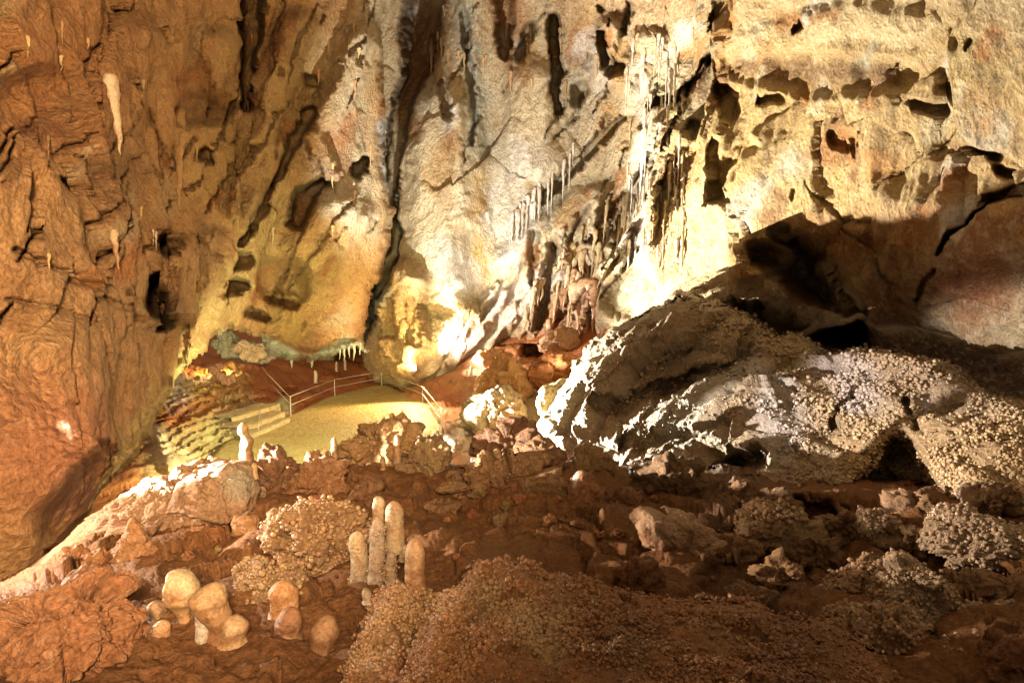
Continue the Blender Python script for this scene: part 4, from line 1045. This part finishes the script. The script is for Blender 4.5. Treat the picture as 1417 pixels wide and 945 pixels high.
# white draperies on the back wall
_r = random.Random(5)
for k in range(84):
    t = _r.random()
    px = 868 + (948 - 868) * _r.random(); py = 60 + 300 * t - (px - 868) * 0.3
    tite(S_far, px, py, _r.uniform(14, 70), _r.uniform(2, 6.5), 'white stalactite in the long curtain at the back wall corner', (0.66, 0.62, 0.54) if _r.random() < .6 else CREAM, group='white stalactites of the long curtain', back=2.2, lean=-0.05)
for k in range(26):
    px = _r.uniform(700, 800); py = 350 - (px - 700) * 1.15 + _r.uniform(-12, 10) if px < 800 else 260
    tite(S_far, px, py - 30, _r.uniform(18, 60), _r.uniform(3, 7), 'white stalactite hanging below the diagonal ledge', WHITE, group='white stalactites below the diagonal ledge', back=2.0, lean=-0.04)
for k in range(40):
    px = _r.uniform(735, 880); py = 445 - (px - 735) * 1.0 + _r.uniform(-60, 5)
    tite(S_far, px, py, _r.uniform(25, 75), _r.uniform(4, 9), 'cream and orange drapery stalactite above the pass', (0.6, 0.42 + _r.random() * .1, 0.28), group='drapery stalactites above the pass', back=1.8, lean=-0.12)
for k in range(30):
    px = _r.uniform(570, 1000); py = _r.uniform(0, 120)
    tite(S_far, px, py, _r.uniform(12, 40), _r.uniform(3, 7), 'brown tipped stalactite high on the back wall', (0.48, 0.34, 0.19), group='stalactites high on the back wall', back=0.6)
for px, t, b, w in [(800, 395, 465, 15), (812, 390, 472, 17), (823, 392, 462, 14)]:
    tite(S_far, px, t, b - t, w * 1.4, 'broad ribbed orange drapery hanging over the red slab', (0.64, 0.4, 0.23), group='broad orange draperies', back=1.8, ridges=0.12)


# ------------------------------------------------------------------ railing, stairs, lamps
def simple_mat(name, col, rough=0.4, metal=0.0, emit=None, es=0):
    m = bpy.data.materials.new(name); m.use_nodes = True
    nt = m.node_tree; b = nt.nodes['Principled BSDF']
    b.inputs['Base Color'].default_value = (*col, 1); b.inputs['Roughness'].default_value = rough; b.inputs['Metallic'].default_value = metal
    n = nt.nodes.new('ShaderNodeTexNoise'); n.inputs['Scale'].default_value = 30
    r = nt.nodes.new('ShaderNodeMapRange'); r.inputs[3].default_value = rough - 0.1; r.inputs[4].default_value = rough + 0.2
    nt.links.new(n.outputs[0], r.inputs[0]); nt.links.new(r.outputs[0], b.inputs['Roughness'])
    if emit: b.inputs['Emission Color'].default_value = (*emit, 1); b.inputs['Emission Strength'].default_value = es
    return m


M_steel = simple_mat('brushed_steel', (0.45, 0.4, 0.34), 0.5, 0.3)
M_black = simple_mat('lamp_housing_paint', (0.04, 0.04, 0.04), 0.5)
M_glow = simple_mat('warm_lamp_glass', (1, 0.9, 0.6), 0.3, 0, (1.0, 0.78, 0.42), 60)
M_glow2 = simple_mat('white_lamp_glass', (1, 0.95, 0.8), 0.3, 0, (1.0, 0.93, 0.72), 14)
M_step = rock_mat('worn_concrete', 2.0, 0.06, 0.8, 0.6, (0.42, 0.2, 0.07), (0.55, 0.48, 0.28), attr=False, base=(0.46, 0.38, 0.2), pits=0.3)


def tube(a, b, r, seg=8):
    a = np.array(a, float); b = np.array(b, float); d = b - a; d /= np.linalg.norm(d) + 1e-9
    u = np.cross(d, [0, 0, 1] if abs(d[2]) < 0.9 else [1, 0, 0]); u /= np.linalg.norm(u); v = np.cross(d, u)
    an = np.linspace(0, 2 * np.pi, seg, endpoint=False)
    ring = np.cos(an)[:, None] * u + np.sin(an)[:, None] * v
    V = np.concatenate([a + ring * r, b + ring * r, [a], [b]])
    f = [[k, (k + 1) % seg, seg + (k + 1) % seg, seg + k] for k in range(seg)]
    f += [[2 * seg, (k + 1) % seg, k, k] for k in range(seg)] + [[2 * seg + 1, seg + k, seg + (k + 1) % seg, seg + (k + 1) % seg] for k in range(seg)]
    return V, f


def bm_obj(name, parts, mat, parent=None, origin=(0, 0, 0)):
    me = bpy.data.meshes.new(name); V = []; Fc = []
    for v, f in parts:
        o = len(V); V += [tuple(np.array(x) - np.array(origin)) for x in v]
        for q in f:
            q = list(dict.fromkeys(q)); Fc.append([o + k for k in q])
    me.from_pydata(V, [], Fc); me.materials.append(mat); me.update()
    o = bpy.data.objects.new(name, me); COL.objects.link(o)
    if parent: o.parent = parent
    return o


def railing(label, posts, rails, r=0.016):
    """posts: (px, top, foot, d); rails: lists of 3D points"""
    p0 = P(posts[0][0], posts[0][2], posts[0][3])
    root = bpy.data.objects.new('railing', None); COL.objects.link(root); root.location = tuple(p0)
    tag(root, label, 'railing')
    for q in posts:
        foot = P(q[0], q[2], q[3]); top = foot.copy(); dd = q[3]
        top[2] += (q[2] - q[1]) * dd / F * 1.0
        bm_obj('post', [tube(foot - [0, 0, .3], top, r)], M_steel, root, p0)
    for rl in rails:
        bm_obj('rail', [tube(a, b, r * 0.75) for a, b in zip(rl[:-1], rl[1:])], M_steel, root, p0)
    return root


def topof(q, h=1.0):
    foot = P(q[0], q[2], q[3]); foot[2] += (q[2] - q[1]) * q[3] / F * h
    return foot


pA = [(402.5, 548, 575, dz(402.5, 575, TZ)), (463.3, 525, 548, dz(463, 548, TZ)), (528.2, 514, 534, dz(528, 534, TZ)), (585, 535, 557, dz(585, 557, TZ)), (611, 565, 598, dz(606, 598, TZ))]
railing('thin steel handrail curving round the back of the yellow terrace', pA, [[topof(q) for q in pA], [topof(q, .55) for q in pA]])
pB = [(355, 495, 510, 38.5), (370, 516, 538, 35), (402, 549, 574, dz(402, 574, TZ) + .15)]
railing('thin steel handrail on the right side of the far stairway', pB, [[topof(q) for q in pB], [topof(q, .6) for q in pB]])
pC = [(306, 484, 500, 42), (327, 500, 523, 37), (327, 528, 553, 32), (361, 565, 590, 26.5), (358, 588, 612, 24)]
railing('thin steel handrail on the left side of the far stairway', pC, [[topof(q) for q in pC], [topof(q, .6) for q in pC[2:]]])

# stairs between the two handrails
root = bpy.data.objects.new('stairway', None); COL.objects.link(root)
p0 = P(380, 580, 29); root.location = tuple(p0); tag(root, 'worn pale concrete steps dropping onto the terrace', 'stairs')
for k, (fa, fb) in enumerate([((344, 604), (403, 579)), ((333, 592), (397, 569)), ((322, 579), (390, 559))]):
    z = TZ + 0.15 * (k + 1)
    a = P(*fa, dz(*fa, z)); b = P(*fb, dz(*fb, z))
    e = (b - a)[:2]; back = np.array([-e[1], e[0], 0]) / np.linalg.norm(e) * (1.9 if k < 2 else 1.2)
    nu, nv = 60, 12
    rows = []
    for q in range(nv + 3):
        for u_ in range(nu + 1):
            e0 = a + (b - a) * u_ / nu
            if q == 0: pt = e0 - [0, 0, .6]
            elif q == nv + 2: pt = e0 + back - [0, 0, .6]
            else: pt = e0 + back * (q - 1) / nv
            rows.append(pt)
    rows = np.array(rows)
    nz = fbm(rows * 1.6, 4, 0.6)
    edge_n = (fbm(rows * [1.2, 0.2, 0.2] + 7 * k, 4, 0.6) * 0.35)[:, None] * (back / np.linalg.norm(back))
    rows = rows + edge_n; rows[:, 2] += nz * 0.07
    idx = np.arange(len(rows)).reshape(nv + 3, nu + 1)
    fq = np.stack([idx[:-1, :-1], idx[:-1, 1:], idx[1:, 1:], idx[1:, :-1]], -1).reshape(-1, 4)
    mesh_from('step', rows - p0, fq, M_step, None, True, root)


def floodlight(p, aim, size, label, glow):
    root = bpy.data.objects.new('floodlight', None); COL.objects.link(root); root.location = tuple(p)
    tag(root, label, 'floodlight')
    d = np.array(aim, float) - p; d /= np.linalg.norm(d)
    u = np.cross(d, [0, 0, 1]); u /= np.linalg.norm(u); v = np.cross(u, d)
    def box(cx, cy, cz, sx, sy, sz):
        V = []
        for a in (-1, 1):
            for b in (-1, 1):
                for c in (-1, 1):
                    V.append(u * (cx + a * sx) + d * (cy + b * sy) + v * (cz + c * sz))
        return V, [[0, 1, 3, 2], [4, 6, 7, 5], [0, 4, 5, 1], [2, 3, 7, 6], [0, 2, 6, 4], [1, 5, 7, 3]]
    s = size
    h = bm_obj('housing', [box(0, -0.3 * s, 0, .55 * s, .25 * s, .4 * s)] + [box(k * .15 * s, -.6 * s, 0, .02 * s, .06 * s, .35 * s) for k in (-3, -2, -1, 0, 1, 2, 3)], M_black, root)
    bm_obj('glass', [box(0, -0.02 * s, 0, .48 * s, .02 * s, .33 * s)], glow, root)
    br = [box(sg * .62 * s, -.3 * s, -.3 * s, .03 * s, .06 * s, .35 * s) for sg in (-1, 1)] + [box(0, -.3 * s, -.66 * s, .65 * s, .06 * s, .03 * s)]
    bm_obj('bracket', br, M_black, root)
    return root


floodlight(P(571, 509, 31.3), P(640, 640, 12), 0.32, 'glaring warm floodlight at the foot of the ribbed column', M_glow)
rock('boulder', [(604, 612), (608, 602), (617, 598), (628, 602), (633, 612), (628, 626), (612, 630)], 12.0, 'small stone whitened to imitate lamp glare behind the rounded brown boulder', 'boulder', (0.8, 0.78, 0.68), facet=0.12)  # near-white colour stands in for the glare of a lamp


# ------------------------------------------------------------------ light
def spot(name, p, aim, watts, col, angle=120, blend=0.6, size=0.15):
    l = bpy.data.lights.new(name, 'SPOT'); l.energy = watts; l.color = col; l.spot_size = math.radians(angle); l.spot_blend = blend
    l.shadow_soft_size = size
    o = bpy.data.objects.new(name, l); COL.objects.link(o); o.location = tuple(p)
    o.rotation_euler = (Vector(aim) - Vector(p)).to_track_quat('-Z', 'Y').to_euler()
    return o


def point(name, p, watts, col, size=0.15):
    l = bpy.data.lights.new(name, 'POINT'); l.energy = watts; l.color = col; l.shadow_soft_size = size
    o = bpy.data.objects.new(name, l); COL.objects.link(o); o.location = tuple(p)
    return o


# behind the crest: floods the right wall, the ridge throws the long shadow
spot('lamp_pass', P(578, 572, 23.6), P(1150, 130, 17), 46000, (1, .90, .70), 118, 0.4, 0.12)
spot('lamp_centre', P(560, 585, 21), P(725, 60, 34), 24000, (.97, .95, .88), 74, 0.5, 0.15)
spot('lamp_column', P(573, 505, 30.2), P(560, 380, 34), 1700, (1, .72, .38), 150, 0.5, 0.1)
spot('lamp_column_floor', P(573, 505, 30.2), P(500, 600, 24), 3200, (1, .66, .3), 130, 0.6, 0.1)
spot('lamp_slope', P(612, 500, 32.5), P(740, 400, 34), 4600, (1, .88, .78), 140, 0.6, 0.1)
spot('lamp_terrace', P(430, 640, 14.5), P(340, 590, 25), 10500, (0.97, 1.0, .55), 96, 0.7, 0.2)
point('lamp_stair', P(300, 512, 33), 900, (1, .62, .25), 0.15)
point('lamp_gap', P(700, 540, 31), 900, (1, .6, .3), 0.15)
point('fill_glare_stone', P(612, 636, 11.4), 70, (1, .95, .75), 0.04)  # hidden point added to brighten the whitened stone
# raking light from the left over the foreground, and narrow fills added beside it to brighten ridge and rubble
RK = P(-220, 625, 6.9)
spot('lamp_rake', RK, RK + np.array([1, -0.16, -0.05]), 2900, (1, .75, .52), 70, 0.35, 0.03)
spot('fill_ridge', RK + [0, 0, .1], P(1180, 655, 11), 24000, (1, .90, .80), 26, 0.35, 0.03)
spot('fill_rubble', RK + [0, 0, .2], P(1290, 800, 5.5), 7000, (1, .83, .64), 16, 0.4, 0.03)
# warm fill added behind the viewer to brighten the left wall
spot('fill_left_wall', np.array([0.5, -2.0, 1.5]), P(130, 200, 10), 17000, (1, .69, .40), 86, 0.9, 0.5)

w = bpy.data.worlds.new('World'); scene.world = w; w.use_nodes = True
bg = w.node_tree.nodes['Background']; bg.inputs[0].default_value = (1.0, 0.69, 0.40, 1); bg.inputs[1].default_value = 0.52

scene.view_settings.view_transform = 'Standard'; scene.view_settings.look = 'None'
scene.view_settings.exposure = 0.0; scene.view_settings.gamma = 1
scene.render.engine = 'CYCLES'
cy = scene.cycles
cy.use_denoising = True
try: cy.denoiser = 'OPENIMAGEDENOISE'
except Exception: pass
cy.max_bounces = 4; cy.diffuse_bounces = 3; cy.glossy_bounces = 1; cy.transmission_bounces = 0; cy.sample_clamp_indirect = 3
cy.use_adaptive_sampling = True; cy.adaptive_threshold = 0.02
cy.caustics_reflective = False; cy.caustics_refractive = False
